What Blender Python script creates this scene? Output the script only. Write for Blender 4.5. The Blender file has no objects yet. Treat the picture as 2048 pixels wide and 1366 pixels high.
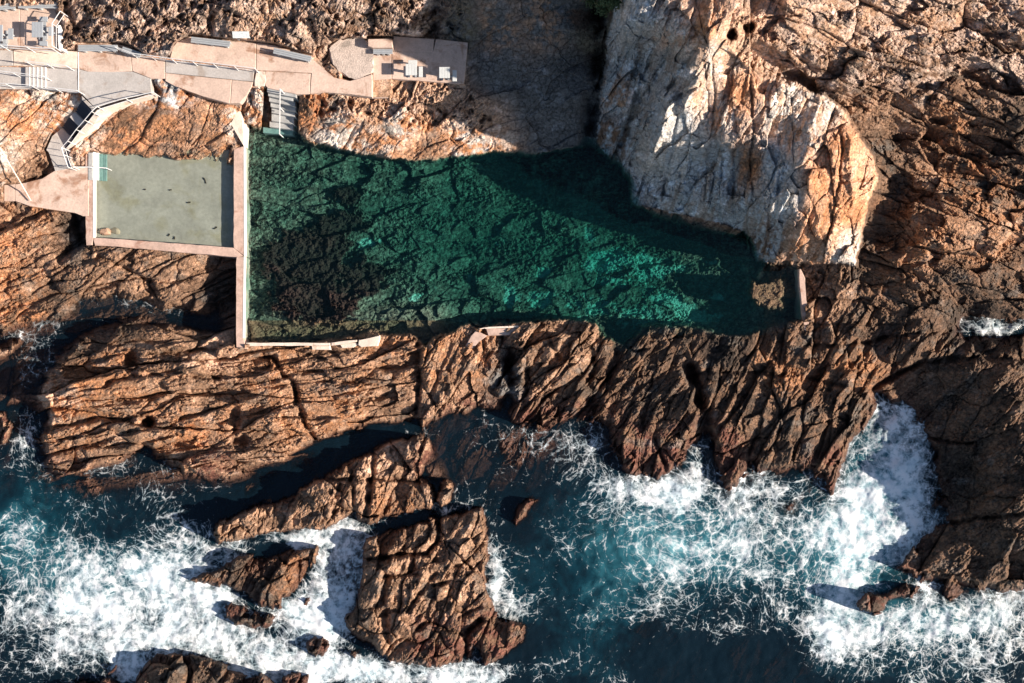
import bpy, bmesh, math, random
import numpy as np
from mathutils import Vector

# ------------------------------------------------------------------ camera, sky, sun, exposure
C = bpy.context.scene
H = 60.0            # camera height above the sea, metres
K = 33.0            # photo pixels (2048 wide) per metre at sea level
cam_data = bpy.data.cameras.new("camera")
cam = bpy.data.objects.new("camera", cam_data)
C.collection.objects.link(cam)
cam.location = (0, 0, H)
cam.rotation_euler = (0, 0, 0)
cam_data.sensor_width = 36.0
cam_data.lens = 36.0 * H / (2048 / K)
cam_data.clip_start = 0.5
cam_data.clip_end = 2000
C.camera = cam

SUN_EL = math.radians(27.0)
SUN_AZ = math.atan2(0.985, -0.17)       # clockwise from +Y
world = bpy.data.worlds.new("World")
C.world = world
world.use_nodes = True
wn = world.node_tree
sky = wn.nodes.new("ShaderNodeTexSky")
sky.sky_type = 'NISHITA'
sky.sun_disc = False
sky.sun_elevation = SUN_EL
sky.sun_rotation = SUN_AZ
bg = wn.nodes["Background"]
bg.inputs[1].default_value = 0.06
wn.links.new(sky.outputs[0], bg.inputs[0])
sun_data = bpy.data.lights.new("sun", 'SUN')
sun_data.energy = 5.0
sun_data.angle = math.radians(0.5)
sun_data.color = (1.0, 0.86, 0.72)
sun = bpy.data.objects.new("sun", sun_data)
C.collection.objects.link(sun)
sd_ = Vector((math.sin(SUN_AZ) * math.cos(SUN_EL), math.cos(SUN_AZ) * math.cos(SUN_EL), math.sin(SUN_EL)))
sun.rotation_euler = sd_.to_track_quat('Z', 'Y').to_euler()
sun.location = sd_ * 60
C.view_settings.view_transform = 'Standard'
C.view_settings.look = 'None'
C.view_settings.gamma = 1
C.view_settings.exposure = 1.1
C.render.engine = 'CYCLES'
C.cycles.max_bounces = 5
C.cycles.transparent_max_bounces = 8

random.seed(5)
f32 = np.float32

# ------------------------------------------------------------------ noise in numpy
def hsh(ix, iy, seed):
    h = (ix.astype(np.int64) * 374761393 + iy.astype(np.int64) * 668265263 + seed * 1274126177) & 0xFFFFFFFF
    h = ((h ^ (h >> 13)) * 1274126177) & 0xFFFFFFFF
    h = h ^ (h >> 16)
    return (h & 0xFFFFFF).astype(f32) / f32(0x1000000)

def perlin(x, y, seed=0):
    ix = np.floor(x); iy = np.floor(y)
    fx = (x - ix).astype(f32); fy = (y - iy).astype(f32)
    ix = ix.astype(np.int32); iy = iy.astype(np.int32)
    u = fx * fx * fx * (fx * (fx * 6 - 15) + 10); v = fy * fy * fy * (fy * (fy * 6 - 15) + 10)
    def g(dx, dy):
        a = hsh(ix + dx, iy + dy, seed) * f32(6.2831853)
        return np.cos(a) * (fx - dx) + np.sin(a) * (fy - dy)
    a = g(0, 0); b = g(1, 0); c = g(0, 1); d = g(1, 1)
    return ((a + (b - a) * u) + ((c + (d - c) * u) - (a + (b - a) * u)) * v) * f32(1.4)

def fbm(x, y, seed=0, oct=4, gain=0.5, lac=2.03):
    s = 0; a = 1.0; t = 0
    for i in range(oct):
        s = s + a * perlin(x, y, seed + i * 17); t += a
        x = x * lac; y = y * lac; a *= gain
    return s / t

def ridged(x, y, seed=0, oct=4, gain=0.5):
    s = 0; a = 1.0; t = 0
    for i in range(oct):
        s = s + a * (1 - np.abs(perlin(x, y, seed + i * 17)) * 1.6); t += a
        x = x * 2.03; y = y * 2.03; a *= gain
    return s / t

def voronoi(x, y, seed=0, jit=0.9):
    ix = np.floor(x).astype(np.int32); iy = np.floor(y).astype(np.int32)
    F1 = np.full(x.shape, 9, f32); F2 = np.full(x.shape, 9, f32)
    cx = np.zeros(x.shape, np.int32); cy = np.zeros(x.shape, np.int32)
    ox = np.zeros(x.shape, f32); oy = np.zeros(x.shape, f32)
    for dx in (-1, 0, 1):
        for dy in (-1, 0, 1):
            jx = ix + dx; jy = iy + dy
            px = jx + 0.5 + (hsh(jx, jy, seed) - 0.5) * jit - x
            py = jy + 0.5 + (hsh(jx, jy, seed + 7) - 0.5) * jit - y
            d = np.sqrt(px * px + py * py).astype(f32)
            m = d < F1
            F2 = np.where(m, F1, np.minimum(F2, d))
            F1 = np.where(m, d, F1)
            cx = np.where(m, jx, cx); cy = np.where(m, jy, cy)
            ox = np.where(m, -px, ox).astype(f32); oy = np.where(m, -py, oy).astype(f32)
    return F1, F2, cx, cy, ox, oy

def sstep(a, b, x):
    t = np.clip((x - a) / (b - a), 0, 1)
    return t * t * (3 - 2 * t)

# ------------------------------------------------------------------ grid: photo pixel plane, each vertex lifted to its own height
def axis(lo, a, b, hi, step):
    mid = np.arange(a, b, step)
    def out(start, end, sgn):
        r = []; p = start; s = step
        while sgn * (end - p) > 0:
            s = min(s * 1.035, 3.2) if abs(p - start) < 260 else s * 1.15; p = p + sgn * s; r.append(p)
        return r
    return np.array(out(a, lo, -1)[::-1] + list(mid) + out(mid[-1], hi, 1), dtype=np.float64)

STEP = 1.6
ax = axis(-900, -40, 2090, 2950, STEP)
ay = axis(-700, -40, 1406, 2100, STEP)
PX, PY = np.meshgrid(ax, ay)
PX = PX.astype(f32); PY = PY.astype(f32)
NYv, NXv = PX.shape
GX = (PX - 1024) / f32(K); GY = (683 - PY) / f32(K)

# slow warp used to roughen every traced outline
WX = fbm(GX * 0.9, GY * 0.9, 11, 4) * 9 + fbm(GX * 4, GY * 4, 12, 2) * 3
WY = fbm(GX * 0.9, GY * 0.9, 21, 4) * 9 + fbm(GX * 4, GY * 4, 22, 2) * 3

def sdf(poly, warp=1.0, pad=60):
    """signed distance in photo pixels, positive inside; -999 far away"""
    p = np.array(poly, dtype=f32)
    x0, y0 = p.min(0) - pad; x1, y1 = p.max(0) + pad
    i0, i1 = np.searchsorted(ax, [x0, x1]); j0, j1 = np.searchsorted(ay, [y0, y1])
    out = np.full(PX.shape, -999, f32)
    if i1 <= i0 or j1 <= j0: return out
    X = PX[j0:j1, i0:i1] + WX[j0:j1, i0:i1] * warp
    Y = PY[j0:j1, i0:i1] + WY[j0:j1, i0:i1] * warp
    d2 = np.full(X.shape, 1e9, f32); ins = np.zeros(X.shape, bool)
    n = len(p)
    for k in range(n):
        a = p[k]; b = p[(k + 1) % n]
        ex, ey = b - a
        L = ex * ex + ey * ey + 1e-6
        t = np.clip(((X - a[0]) * ex + (Y - a[1]) * ey) / L, 0, 1)
        dx = X - (a[0] + t * ex); dy = Y - (a[1] + t * ey)
        d2 = np.minimum(d2, dx * dx + dy * dy)
        if ey != 0:
            c = ((a[1] > Y) != (b[1] > Y)) & (X < (b[0] - a[0]) * (Y - a[1]) / (b[1] - a[1]) + a[0])
            ins ^= c
    d = np.sqrt(d2)
    out[j0:j1, i0:i1] = np.where(ins, d, -d)
    return out

def line_dist(pts, warp=1.0, pad=60):
    p = np.array(pts, dtype=f32)
    x0, y0 = p.min(0) - pad; x1, y1 = p.max(0) + pad
    i0, i1 = np.searchsorted(ax, [x0, x1]); j0, j1 = np.searchsorted(ay, [y0, y1])
    X = PX[j0:j1, i0:i1] + WX[j0:j1, i0:i1] * warp
    Y = PY[j0:j1, i0:i1] + WY[j0:j1, i0:i1] * warp
    d2 = np.full(X.shape, 1e9, f32)
    for k in range(len(p) - 1):
        a = p[k]; b = p[k + 1]
        ex, ey = b - a
        L = ex * ex + ey * ey + 1e-6
        t = np.clip(((X - a[0]) * ex + (Y - a[1]) * ey) / L, 0, 1)
        dx = X - (a[0] + t * ex); dy = Y - (a[1] + t * ey)
        d2 = np.minimum(d2, dx * dx + dy * dy)
    return (slice(j0, j1), slice(i0, i1)), np.sqrt(d2)

# coarse grid for smooth fields, bilinear up
cgx = np.arange(-900, 2960, 10.0); cgy = np.arange(-700, 2110, 10.0)
CGX, CGY = np.meshgrid(cgx, cgy)
def upsample(F):
    fx = np.clip((ax - cgx[0]) / 10.0, 0, len(cgx) - 1.001); fy = np.clip((ay - cgy[0]) / 10.0, 0, len(cgy) - 1.001)
    ix = fx.astype(int); iy = fy.astype(int); tx = (fx - ix)[None, :]; ty = (fy - iy)[:, None]
    A = F[np.ix_(iy, ix)]; B = F[np.ix_(iy, ix + 1)]; Cc = F[np.ix_(iy + 1, ix)]; D = F[np.ix_(iy + 1, ix + 1)]
    return ((A * (1 - tx) + B * tx) * (1 - ty) + (Cc * (1 - tx) + D * tx) * ty).astype(f32)
def rbf(pts):
    P = np.array(pts, dtype=np.float64)
    n = len(P)
    D = np.sqrt((P[:, None, 0] - P[None, :, 0]) ** 2 + (P[:, None, 1] - P[None, :, 1]) ** 2)
    M = np.zeros((n + 1, n + 1)); M[:n, :n] = -np.sqrt(D * D + 100); M[:n, n] = 1; M[n, :n] = 1
    for i in range(n): M[i, i] += 1e-3
    w = np.linalg.solve(M, np.concatenate([P[:, 2], [0]]))
    F = np.full(CGX.shape, w[n])
    for i in range(n):
        F -= w[i] * np.sqrt((CGX - P[i, 0]) ** 2 + (CGY - P[i, 1]) ** 2 + 100)
    return upsample(F)

# ------------------------------------------------------------------ traced layout (photo pixels)
POOL = [(489,250),(535,262),(590,265),(620,285),(700,303),(780,318),(840,322),(900,316),(990,305),(1060,308),(1130,300),(1172,290),(1192,300),
        (1235,325),(1260,358),(1264,405),(1300,425),(1350,442),(1400,455),(1470,468),(1490,460),(1500,490),(1516,525),(1508,560),(1560,556),(1597,540),
        (1606,636),(1575,640),(1545,650),(1500,668),(1440,668),(1400,655),(1330,650),(1285,655),(1245,690),(1215,668),(1190,645),(1130,637),(1060,640),(1000,648),
        (930,650),(880,668),(850,690),(820,668),(740,664),(700,674),(640,682),(560,682),(489,682)]
SMALL = [(186,306),(467,316),(467,497),(186,476)]
PATH = [(-60,100),(125,101),(150,101),(152,86),(236,86),(262,92),(292,112),(340,112),(350,88),(378,70),(462,80),(512,84),(548,88),(628,112),(648,136),(668,156),
        (700,163),(716,158),(744,148),(744,192),(700,188),(650,184),(612,186),(592,188),(535,176),(520,172),(505,178),(493,190),(480,206),(455,206),
        (405,192),(350,172),(318,157),(300,158),(303,187),(260,195),(215,205),(190,216),(172,196),(157,184),(75,178),(-60,178)]
TERR = [(-60,18),(35,16),(108,12),(119,48),(124,62),(119,80),(124,99),(-60,96)]
PICNIC = [(746,97),(785,95),(787,70),(936,85),(928,168),(783,157),(781,193),(746,194)]
DOME = [(661,90),(672,82),(695,76),(735,80),(745,98),(747,140),(735,150),(712,160),(690,150),(665,130),(660,115)]
PAD = [(8,370),(50,366),(85,358),(108,342),(135,337),(180,330),(177,430),(150,425),(110,420),(60,412),(30,400),(8,402)]
RAMP = [(163,192),(190,216),(196,218),(172,246),(140,282),(128,298),(146,335),(106,342),(92,300),(104,268),(120,240),(150,212)]

COAST = [(-1000,-800),(3100,-800),(3100,1180),(2300,1190),(2048,1173),(1963,1177),(1929,1167),(1867,1153),(1826,1160),(1796,1136),(1815,1108),(1838,1072),(1888,1030),
         (1862,1012),(1879,985),(1868,940),(1872,906),(1836,868),(1815,824),(1785,808),(1757,790),(1762,812),(1742,850),(1715,885),(1697,918),(1690,965),
         (1664,997),(1650,982),(1645,945),(1600,935),(1560,938),(1510,930),(1496,948),(1478,972),(1452,976),(1434,952),(1418,905),(1400,880),(1384,892),(1372,930),
         (1352,950),(1312,956),(1286,962),(1262,958),(1242,932),(1226,892),(1218,856),(1180,848),(1135,846),(1100,862),(1050,852),(1030,850),(1012,836),(990,830),
         (960,822),(900,832),(840,846),(760,852),(700,866),(630,886),(560,925),(450,966),(400,954),(350,936),(305,922),(290,896),(272,908),(235,932),
         (188,936),(182,960),(150,965),(112,946),(84,926),(78,905),(86,868),(92,832),(80,792),(98,742),(122,705),(152,672),(200,646),(250,634),
         (345,640),(400,650),(440,658),(440,640),(380,632),(330,628),(300,606),(240,594),(160,600),(120,632),(70,642),(0,664),(-300,700),(-1000,720)]
ROCKS = [
 ("sea_rock", [(420,1066),(430,1046),(520,1010),(590,982),(640,956),(700,920),(760,886),(800,872),(860,882),(868,908),(842,952),(868,966),(870,1005),(862,1018),
               (800,1036),(735,1049),(712,1030),(690,1036),(668,1050),(650,1062),(600,1060),(560,1072),(500,1078),(440,1086)], 1.45,
  "long orange brown sea rock lying diagonally beside the dark narrow channel"),
 ("sea_rock", [(878,962),(892,954),(907,962),(908,985),(898,1012),(882,1017),(874,1000)], 1.4, "small upright oval rock at the right tip of the long diagonal sea rock"),
 ("sea_rock", [(374,1160),(410,1142),(450,1126),(480,1110),(560,1100),(636,1090),(631,1125),(612,1160),(600,1182),(578,1196),(563,1200),(561,1222),
               (520,1212),(490,1196),(462,1180),(446,1172),(440,1186),(410,1170)], 1.0, "wedge shaped brown rock with a crack across it, surrounded by white foam"),
 ("sea_rock", [(438,1212),(450,1198),(475,1202),(510,1220),(552,1232),(540,1252),(510,1263),(470,1252),(445,1236)], 0.8,
  "low dark reddish rock just below the wedge shaped rock"),
 ("sea_rock", [(728,1076),(770,1060),(850,1036),(962,1014),(972,1040),(976,1080),(982,1110),(970,1142),(976,1180),(990,1212),(1000,1236),(1040,1243),(1054,1250),(1052,1278),
               (1030,1300),(1000,1322),(965,1342),(950,1330),(952,1300),(934,1330),(880,1336),(820,1330),(782,1326),(760,1310),(745,1290),(702,1272),(684,1246),
               (690,1226),(712,1214),(716,1180),(722,1140)], 1.25, "largest brown sea rock, blocky and deeply cracked, below the thin foam channel"),
 ("sea_rock", [(606,1282),(626,1268),(652,1266),(666,1290),(650,1316),(610,1312)], 0.7, "round dark wet rock in foam left of the largest sea rock"),
 ("sea_rock", [(684,1292),(700,1288),(718,1298),(714,1322),(692,1316)], 0.5, "tiny dark rock at the lower left corner of the largest sea rock"),
 ("sea_rock", [(592,1196),(610,1188),(630,1188),(620,1216),(598,1222)], 0.5, "small dark rock in foam at the right end of the wedge shaped rock"),
 ("sea_rock", [(268,1352),(290,1322),(310,1300),(350,1298),(400,1308),(440,1320),(466,1336),(520,1346),(566,1372),(566,1440),(260,1440)], 1.1,
  "long dark brown rock cut off by the bottom edge, below the biggest foam patch"),
 ("sea_rock", [(112,1374),(150,1354),(200,1350),(250,1364),(252,1430),(112,1430)], 0.8, "low brown rock at the bottom edge, left of the longer dark one"),
 ("sea_rock", [(560,1352),(600,1334),(622,1346),(618,1400),(562,1400)], 0.6, "small reddish rock at the bottom edge, right of the long dark one"),
 ("sea_rock", [(222,1304),(244,1302),(240,1342),(216,1356),(190,1338),(196,1322)], 0.5, "narrow dark red rock in foam above the low bottom rock"),
 ("sea_rock", [(1028,1020),(1060,988),(1072,1000),(1054,1036),(1032,1058),(1020,1042)], 0.9, "narrow slanted rock standing alone in dark water right of the big rocks"),
 ("sea_rock", [(1714,1202),(1735,1182),(1765,1185),(1790,1170),(1815,1158),(1832,1174),(1826,1195),(1782,1206),(1770,1226),(1745,1234),(1720,1222)], 1.6,
  "dark wet boulder ringed by white surf below the shaded right headland"),
 ("sea_rock", [(-40,700),(14,690),(40,672),(48,688),(24,712),(-40,740)], 1.0, "small pale topped rock at the left edge in the channel mouth"),
 ("sea_rock", [(-40,815),(12,822),(26,850),(16,884),(-40,905)], 0.9, "small brown rock at the left edge beside the foam stream"),
]

# height control points: (px, py, metres above the sea)
Z = [(-800,-600,9),(0,-600,8),(1000,-600,12),(2000,-600,14),(2900,-600,14),(2900,300,9),(2900,1000,5),(-800,100,6),(-800,500,3),(-800,1000,1.5),(2900,1300,4),
 # upper left
 (0,-40,5.8),(100,-40,5.9),(200,-40,5.8),(0,0,5.2),(60,0,5.2),(60,60,4.8),(115,20,4.9),(150,30,5.3),(150,75,4.9),(220,40,5.6),(220,80,5.0),(300,30,5.9),(290,90,4.8),(320,80,5.0),(380,20,6.0),(400,60,5.3),
 (460,30,6.0),(500,60,5.2),(560,20,6.2),(600,80,5.0),(640,30,6.0),(650,110,4.2),(700,20,6.2),(720,60,5.0),(780,30,5.8),(820,10,6.2),(840,50,5.0),(400,-60,7),(800,-60,7.5),
 (50,140,4.0),(150,140,4.0),(250,150,4.0),(350,130,4.0),(450,130,4.0),(550,150,4.0),(650,165,3.9),(740,170,3.8),(850,120,3.7),(920,120,3.7),
 (40,190,4.0),(60,240,3.9),(0,240,4.2),(-40,300,4.0),(100,200,3.8),(30,300,3.2),(80,280,2.8),(70,330,2.4),(0,340,3.0),(40,390,1.8),(120,380,1.7),(150,250,3.1),(115,300,2.2),(150,320,2.1),
 (200,230,3.2),(250,215,3.5),(330,190,3.7),(300,240,2.9),(200,290,2.0),(250,300,1.8),(300,300,1.8),(350,290,2.0),(400,250,2.8),(420,215,3.4),(440,300,1.9),(462,250,2.9),(475,230,3.0),
 (510,190,3.8),(510,230,2.6),(490,240,2.2),(620,200,3.6),(640,240,2.6),(700,220,3.4),(760,230,3.1),(700,280,1.9),(850,200,3.3),(850,250,2.5),(800,295,1.9),(900,290,1.9),(900,220,3.1),(950,200,3.2),(600,240,2.4),
 (820,300,1.6),(980,290,1.8),(980,240,2.6),(1000,180,3.4),(960,60,4.2),(1000,100,4.4),(1060,40,5.6),(1120,100,4.6),(1100,200,3.2),(1100,270,1.9),(1160,200,3.0),(1150,60,5.2),(1050,-40,7.0),(1180,280,1.5),
 (950,20,6.2),(920,40,5.2),(900,60,4.0),
 # gully
 (1195,20,4.0),(1200,120,3.0),(1185,220,2.0),
 # massif
 (1240,-60,12),(1400,-60,12.6),(1600,-40,12),(1500,0,12.2),(1300,5,11.6),(1400,5,12.2),(1700,0,11),(1540,530,1.9),(1580,540,1.9),(1650,560,2.2),(1690,580,2.2),(1640,620,1.9),(1690,640,1.7),
 (1235,40,8.5),(1250,40,10.6),(1300,40,11.4),(1360,40,12.6),(1423,40,13.2),(1500,40,12.8),
 (1228,75,6.5),(1250,75,8.6),(1300,75,9.6),(1345,75,12.2),(1423,75,13.2),(1500,75,12.2),
 (1218,110,5.0),(1260,110,6.6),(1300,110,7.8),(1350,110,10.4),(1378,110,12.0),(1430,110,12.0),(1500,110,11.0),
 (1206,150,4.0),(1240,150,5.0),(1290,150,6.8),(1340,150,8.8),(1370,150,10.8),(1400,150,10.9),(1450,150,10.3),(1520,150,10.2),(1600,150,9.9),
 (1196,200,2.8),(1240,200,4.6),(1280,200,6.0),(1310,200,7.6),(1345,200,8.8),(1400,200,9.3),(1450,200,9.4),(1520,200,9.6),(1600,200,9.5),(1670,200,9.2),
 (1188,250,1.8),(1230,250,3.6),(1270,250,5.2),(1300,250,6.8),(1330,250,8.0),(1400,250,8.6),(1500,250,9.1),(1600,250,9.5),(1695,250,8.6),
 (1195,285,1.3),(1250,285,3.2),(1290,285,5.2),(1330,285,6.6),(1400,285,7.6),(1450,285,8.2),(1500,285,8.7),(1560,285,9.0),(1600,285,9.3),(1700,285,9.3),
 (1232,320,1.2),(1280,320,3.0),(1330,320,5.0),(1380,320,5.2),(1440,320,6.4),(1500,320,7.4),(1550,320,8.4),(1605,320,9.7),(1640,320,9.5),(1744,320,7.8),
 (1264,360,1.2),(1300,360,2.3),(1360,360,3.8),(1420,360,5.0),(1480,360,6.3),(1540,360,7.6),(1600,360,9.3),(1650,360,8.9),(1752,360,7.2),
 (1268,400,1.1),(1320,400,2.4),(1380,400,3.8),(1440,400,5.0),(1500,400,6.2),(1550,400,7.4),(1588,400,7.9),(1650,400,7.9),(1740,400,6.6),
 (1350,440,1.1),(1420,440,2.5),(1480,440,3.9),(1530,440,5.4),(1578,440,6.4),(1620,440,6.9),(1725,440,5.6),
 (1498,480,1.1),(1530,480,2.8),(1562,480,3.8),(1600,480,5.8),(1650,480,5.8),(1712,480,4.7),
 (1518,512,1.1),(1545,512,2.4),(1570,512,2.9),(1640,512,4.0),(1708,512,4.4),
 # right plateau
 (1560,80,11.4),(1600,140,10.2),(1700,100,10.4),(1700,180,9.2),(1740,230,7.8),(1790,280,6.0),(1790,360,5.0),(1770,430,4.2),(1750,500,3.2),(1740,560,2.6),(1850,100,9.6),(1850,200,8.2),(1850,300,6.2),(1850,400,5.2),(1850,500,4.2),(1830,570,3.0),
 (1950,50,9.8),(2040,0,10.5),(1950,150,8.6),(2040,200,8.2),(1950,300,6.4),(2040,350,6.2),(1950,420,5.4),(1960,520,4.2),(2040,500,4.6),(1950,590,2.8),(2040,600,2.4),(1900,640,1.7),(1980,652,-0.9),(1930,648,-0.6),(2040,658,-0.9),(2100,660,-0.9),(1980,625,1.2),(1980,680,1.3),(2040,630,1.2),(2040,690,1.4),
 (1770,640,1.8),(1820,700,2.0),(1950,720,2.6),(2040,720,2.8),
 (1900,780,1.7),(1980,800,2.8),(2040,800,4.0),(1850,850,0.8),(1885,900,1.0),(1960,900,1.9),(2040,900,3.8),(1900,960,0.9),(2040,1010,3.8),(1920,1060,1.2),(2040,1090,3.2),(1860,1120,1.0),(2000,1140,1.9),(1800,760,1.0),
 # right ledges south of the pool
 (1700,700,1.6),(1600,700,1.6),(1500,700,1.5),(1420,700,1.3),(1350,690,1.4),(1300,720,1.3),(1650,760,1.3),(1550,760,1.6),(1450,760,1.6),(1400,760,1.2),(1700,800,1.8),(1600,820,1.9),(1500,830,1.7),(1450,850,1.8),(1700,860,1.2),(1600,900,1.2),(1520,900,0.9),(1660,960,0.7),
 (1340,780,1.5),(1320,850,1.3),(1280,900,1.0),(1340,920,0.8),(1440,940,0.7),(1250,840,0.9),(1200,820,0.9),
 (1060,680,1.9),(1120,690,2.0),(1180,690,1.8),(1230,700,1.3),(1080,760,1.0),(1130,760,1.7),(1180,770,1.2),(1080,830,0.9),(1150,820,0.8),
 (950,700,1.9),(900,700,1.8),(870,760,1.9),(960,760,1.8),(900,810,1.4),(960,810,1.0),
 # south-west block
 (520,700,1.6),(640,705,1.6),(760,700,1.7),(820,700,1.8),(550,760,2.2),(700,760,2.1),(800,780,2.0),(550,820,2.2),(700,830,1.7),(780,830,1.3),(600,860,1.7),(500,900,1.6),(440,940,1.1),(400,860,2.1),(450,800,2.3),(350,780,2.4),
 (300,720,2.1),(400,700,1.9),(460,680,1.4),(350,660,1.2),(250,660,1.2),(200,700,1.3),(160,760,1.7),(120,800,1.8),(200,820,2.1),(300,850,1.9),(150,880,1.6),(250,880,1.5),(340,900,1.5),(130,930,1.0),(200,910,1.2),
 # left between small pool and channel
 (0,440,2.2),(80,460,2.0),(140,470,1.3),(60,520,1.9),(0,560,1.8),(150,520,1.8),(100,580,1.3),(30,620,1.2),(220,530,1.9),(300,530,1.7),(380,540,1.4),(300,570,1.1),(380,590,1.0),(430,560,0.5),(440,620,0.2),(455,530,0.5),(440,660,0.2),(210,570,1.1),
]

# ------------------------------------------------------------------ height field
L = rbf(Z)
coast = sdf(COAST, 1.0, 200)
coast = np.where(coast < -900, -200, coast)

def reg(poly, soft=14, warp=1.5, pad=80):
    return sstep(-soft, soft, sdf(poly, warp, pad))

MASSP = [(1235,-80),(1560,-80),(1500,-20),(1462,60),(1450,85),(1500,140),(1600,172),(1645,192),(1690,225),(1712,262),(1742,312),(1756,350),(1742,400),(1722,470),(1712,530),(1600,524),(1515,522),(1490,460),(1264,405),(1235,325),(1190,290),(1210,130)]
# region weights for the grain of the rock
W_mass = reg(MASSP, 2.2, 1.0)
W_slab = reg([(930,-60),(1185,-60),(1195,60),(1180,290),(990,305),(930,230)], 12)
W_crumb = reg([(-300,-400),(900,-400),(930,60),(880,62),(790,70),(640,120),(500,80),(350,85),(240,92),(125,95),(115,10),(-300,20)], 8) \
        + reg([(600,190),(780,200),(930,170),(1000,240),(930,262),(780,240),(600,225)], 8)
W_crumb = np.clip(W_crumb, 0, 1)
W_smooth = reg([(-400,175),(170,185),(160,215),(100,260),(90,345),(0,370),(-400,400)], 8) + reg([(130,290),(200,215),(310,180),(480,206),(487,290),(400,315),(186,308)], 8) \
        + reg([(590,225),(780,245),(930,262),(1010,300),(840,325),(700,300),(600,270)], 8)
W_smooth = np.clip(W_smooth, 0, 1)
W_east = reg([(1560,-300),(3100,-300),(3100,620),(1745,640),(1710,530),(1755,340),(1700,250),(1640,190),(1480,100),(1560,40)], 14)
W_dark = reg([(1750,770),(1846,722),(2060,712),(3100,700),(3100,1200),(2048,1180),(1790,1140),(1880,1000),(1830,860)], 10)
W_sw = reg([(60,630),(480,640),(840,690),(840,860),(440,980),(60,970)], 12)
W_diag = reg([(1000,640),(1250,640),(1330,700),(1400,740),(1300,860),(1000,860)], 14)
W_led = reg([(1225,700),(1330,720),(1760,740),(1770,1010),(1215,1010)], 14)
W_low = reg([(-400,400),(480,430),(480,640),(-400,700)], 14)

def grain(mask, ang, lx, ly, seed, amp, tilt, crack, fine, ridge, saw=0.0):
    """blocky fractured rock with a grain direction; mask selects where it is evaluated"""
    idx = np.nonzero(mask > 0.002)
    x = GX[idx]; y = GY[idx]
    a = math.radians(ang); ca, sa = math.cos(a), math.sin(a)
    u = x * ca + y * sa; v = -x * sa + y * ca
    w1 = fbm(u * 0.25, v * 0.5, seed, 3) * 0.6; w2 = fbm(u * 0.25, v * 0.5, seed + 50, 3) * 0.55
    u1 = u + w1 * 1.3 + perlin(u * 1.7, v * 1.7, seed + 2) * 0.08; v1 = v + w2 * 0.9 + perlin(u * 1.7, v * 1.7, seed + 4) * 0.05
    E1, E2, ex, ey, gx, gy = voronoi(u1 / (lx * 2.3), v1 / (ly * 2.2), seed + 1)
    s1 = hsh(ex, ey, seed + 21); s2 = hsh(ex, ey, seed + 22) - 0.5; s3 = hsh(ex, ey, seed + 23) - 0.5
    h = (s1 - 0.5) * amp * 1.1 + (gx * s2 + gy * s3) * tilt * 1.5 - crack * 1.2 * np.exp(-(E2 - E1) * 22) * (s1 > 0.35)
    F1, F2, cx, cy, ox, oy = voronoi((u1 + s2) / lx, v1 / ly, seed + 3)
    r1 = hsh(cx, cy, seed + 31); r2 = hsh(cx, cy, seed + 32) - 0.5; r3 = hsh(cx, cy, seed + 33) - 0.5
    h += (r1 - 0.5) * amp * 0.7 + (ox * r2 + oy * r3) * tilt
    h -= crack * np.exp(-(F2 - F1) * 16) * r1
    # bedding: each bed rises gently and breaks off on its far side
    if saw > 0:
        q = v1 / (ly * 1.25) + 0.5 * s1 + 0.3 * r1 + 0.5 * perlin(u1 * 0.2, v1 * 0.2, seed + 12)
        k = np.floor(q); fr = q - k; kk = k.astype(np.int32)
        am = hsh(kk, np.floor(u1 / (lx * 0.9) + hsh(kk, kk, seed + 14) * 3).astype(np.int32), seed + 15)
        h += saw * am * am * (np.minimum(fr / 0.86, (1 - fr) / 0.14) - 0.5) * 1.4
    w3 = perlin(u * 2.4, v * 2.4, seed + 5) * 0.12; w4 = perlin(u * 2.4, v * 2.4, seed + 6) * 0.09
    G1, G2, dx_, dy_, px_, py_ = voronoi((u1 + w3) / (lx * 0.28), (v1 + w4) / (ly * 0.36), seed + 9)
    q1 = hsh(dx_, dy_, seed + 41); q2 = hsh(dx_, dy_, seed + 42) - 0.5; q3 = hsh(dx_, dy_, seed + 43) - 0.5
    loc = sstep(-0.15, 0.25, fbm(u * 0.45, v * 0.8, seed + 81, 2))          # some faces stay smooth, some are shattered
    h += ((q1 - 0.5) * amp * 0.34 + (px_ * q2 + py_ * q3) * tilt * 0.4 - crack * 0.4 * np.exp(-(G2 - G1) * 12) * q1) * (0.25 + 0.9 * loc)
    h += 0.6 * ridge * (ridged(u1 * 0.7, v1 * 2.6, seed + 61, 3, 0.5) - 0.6) * (0.4 + 0.8 * loc)
    h += fine * fbm(u * 4.0, v * 7.0, seed + 71, 4, 0.62) * (0.5 + 0.7 * loc)
    out = np.zeros(PX.shape, f32); out[idx] = h * mask[idx]
    blk = np.zeros(PX.shape, f32); blk[idx] = (s1 * 0.35 + r1 * 0.4 + q1 * 0.25 - 0.5) * mask[idx]
    return out, blk

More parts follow.
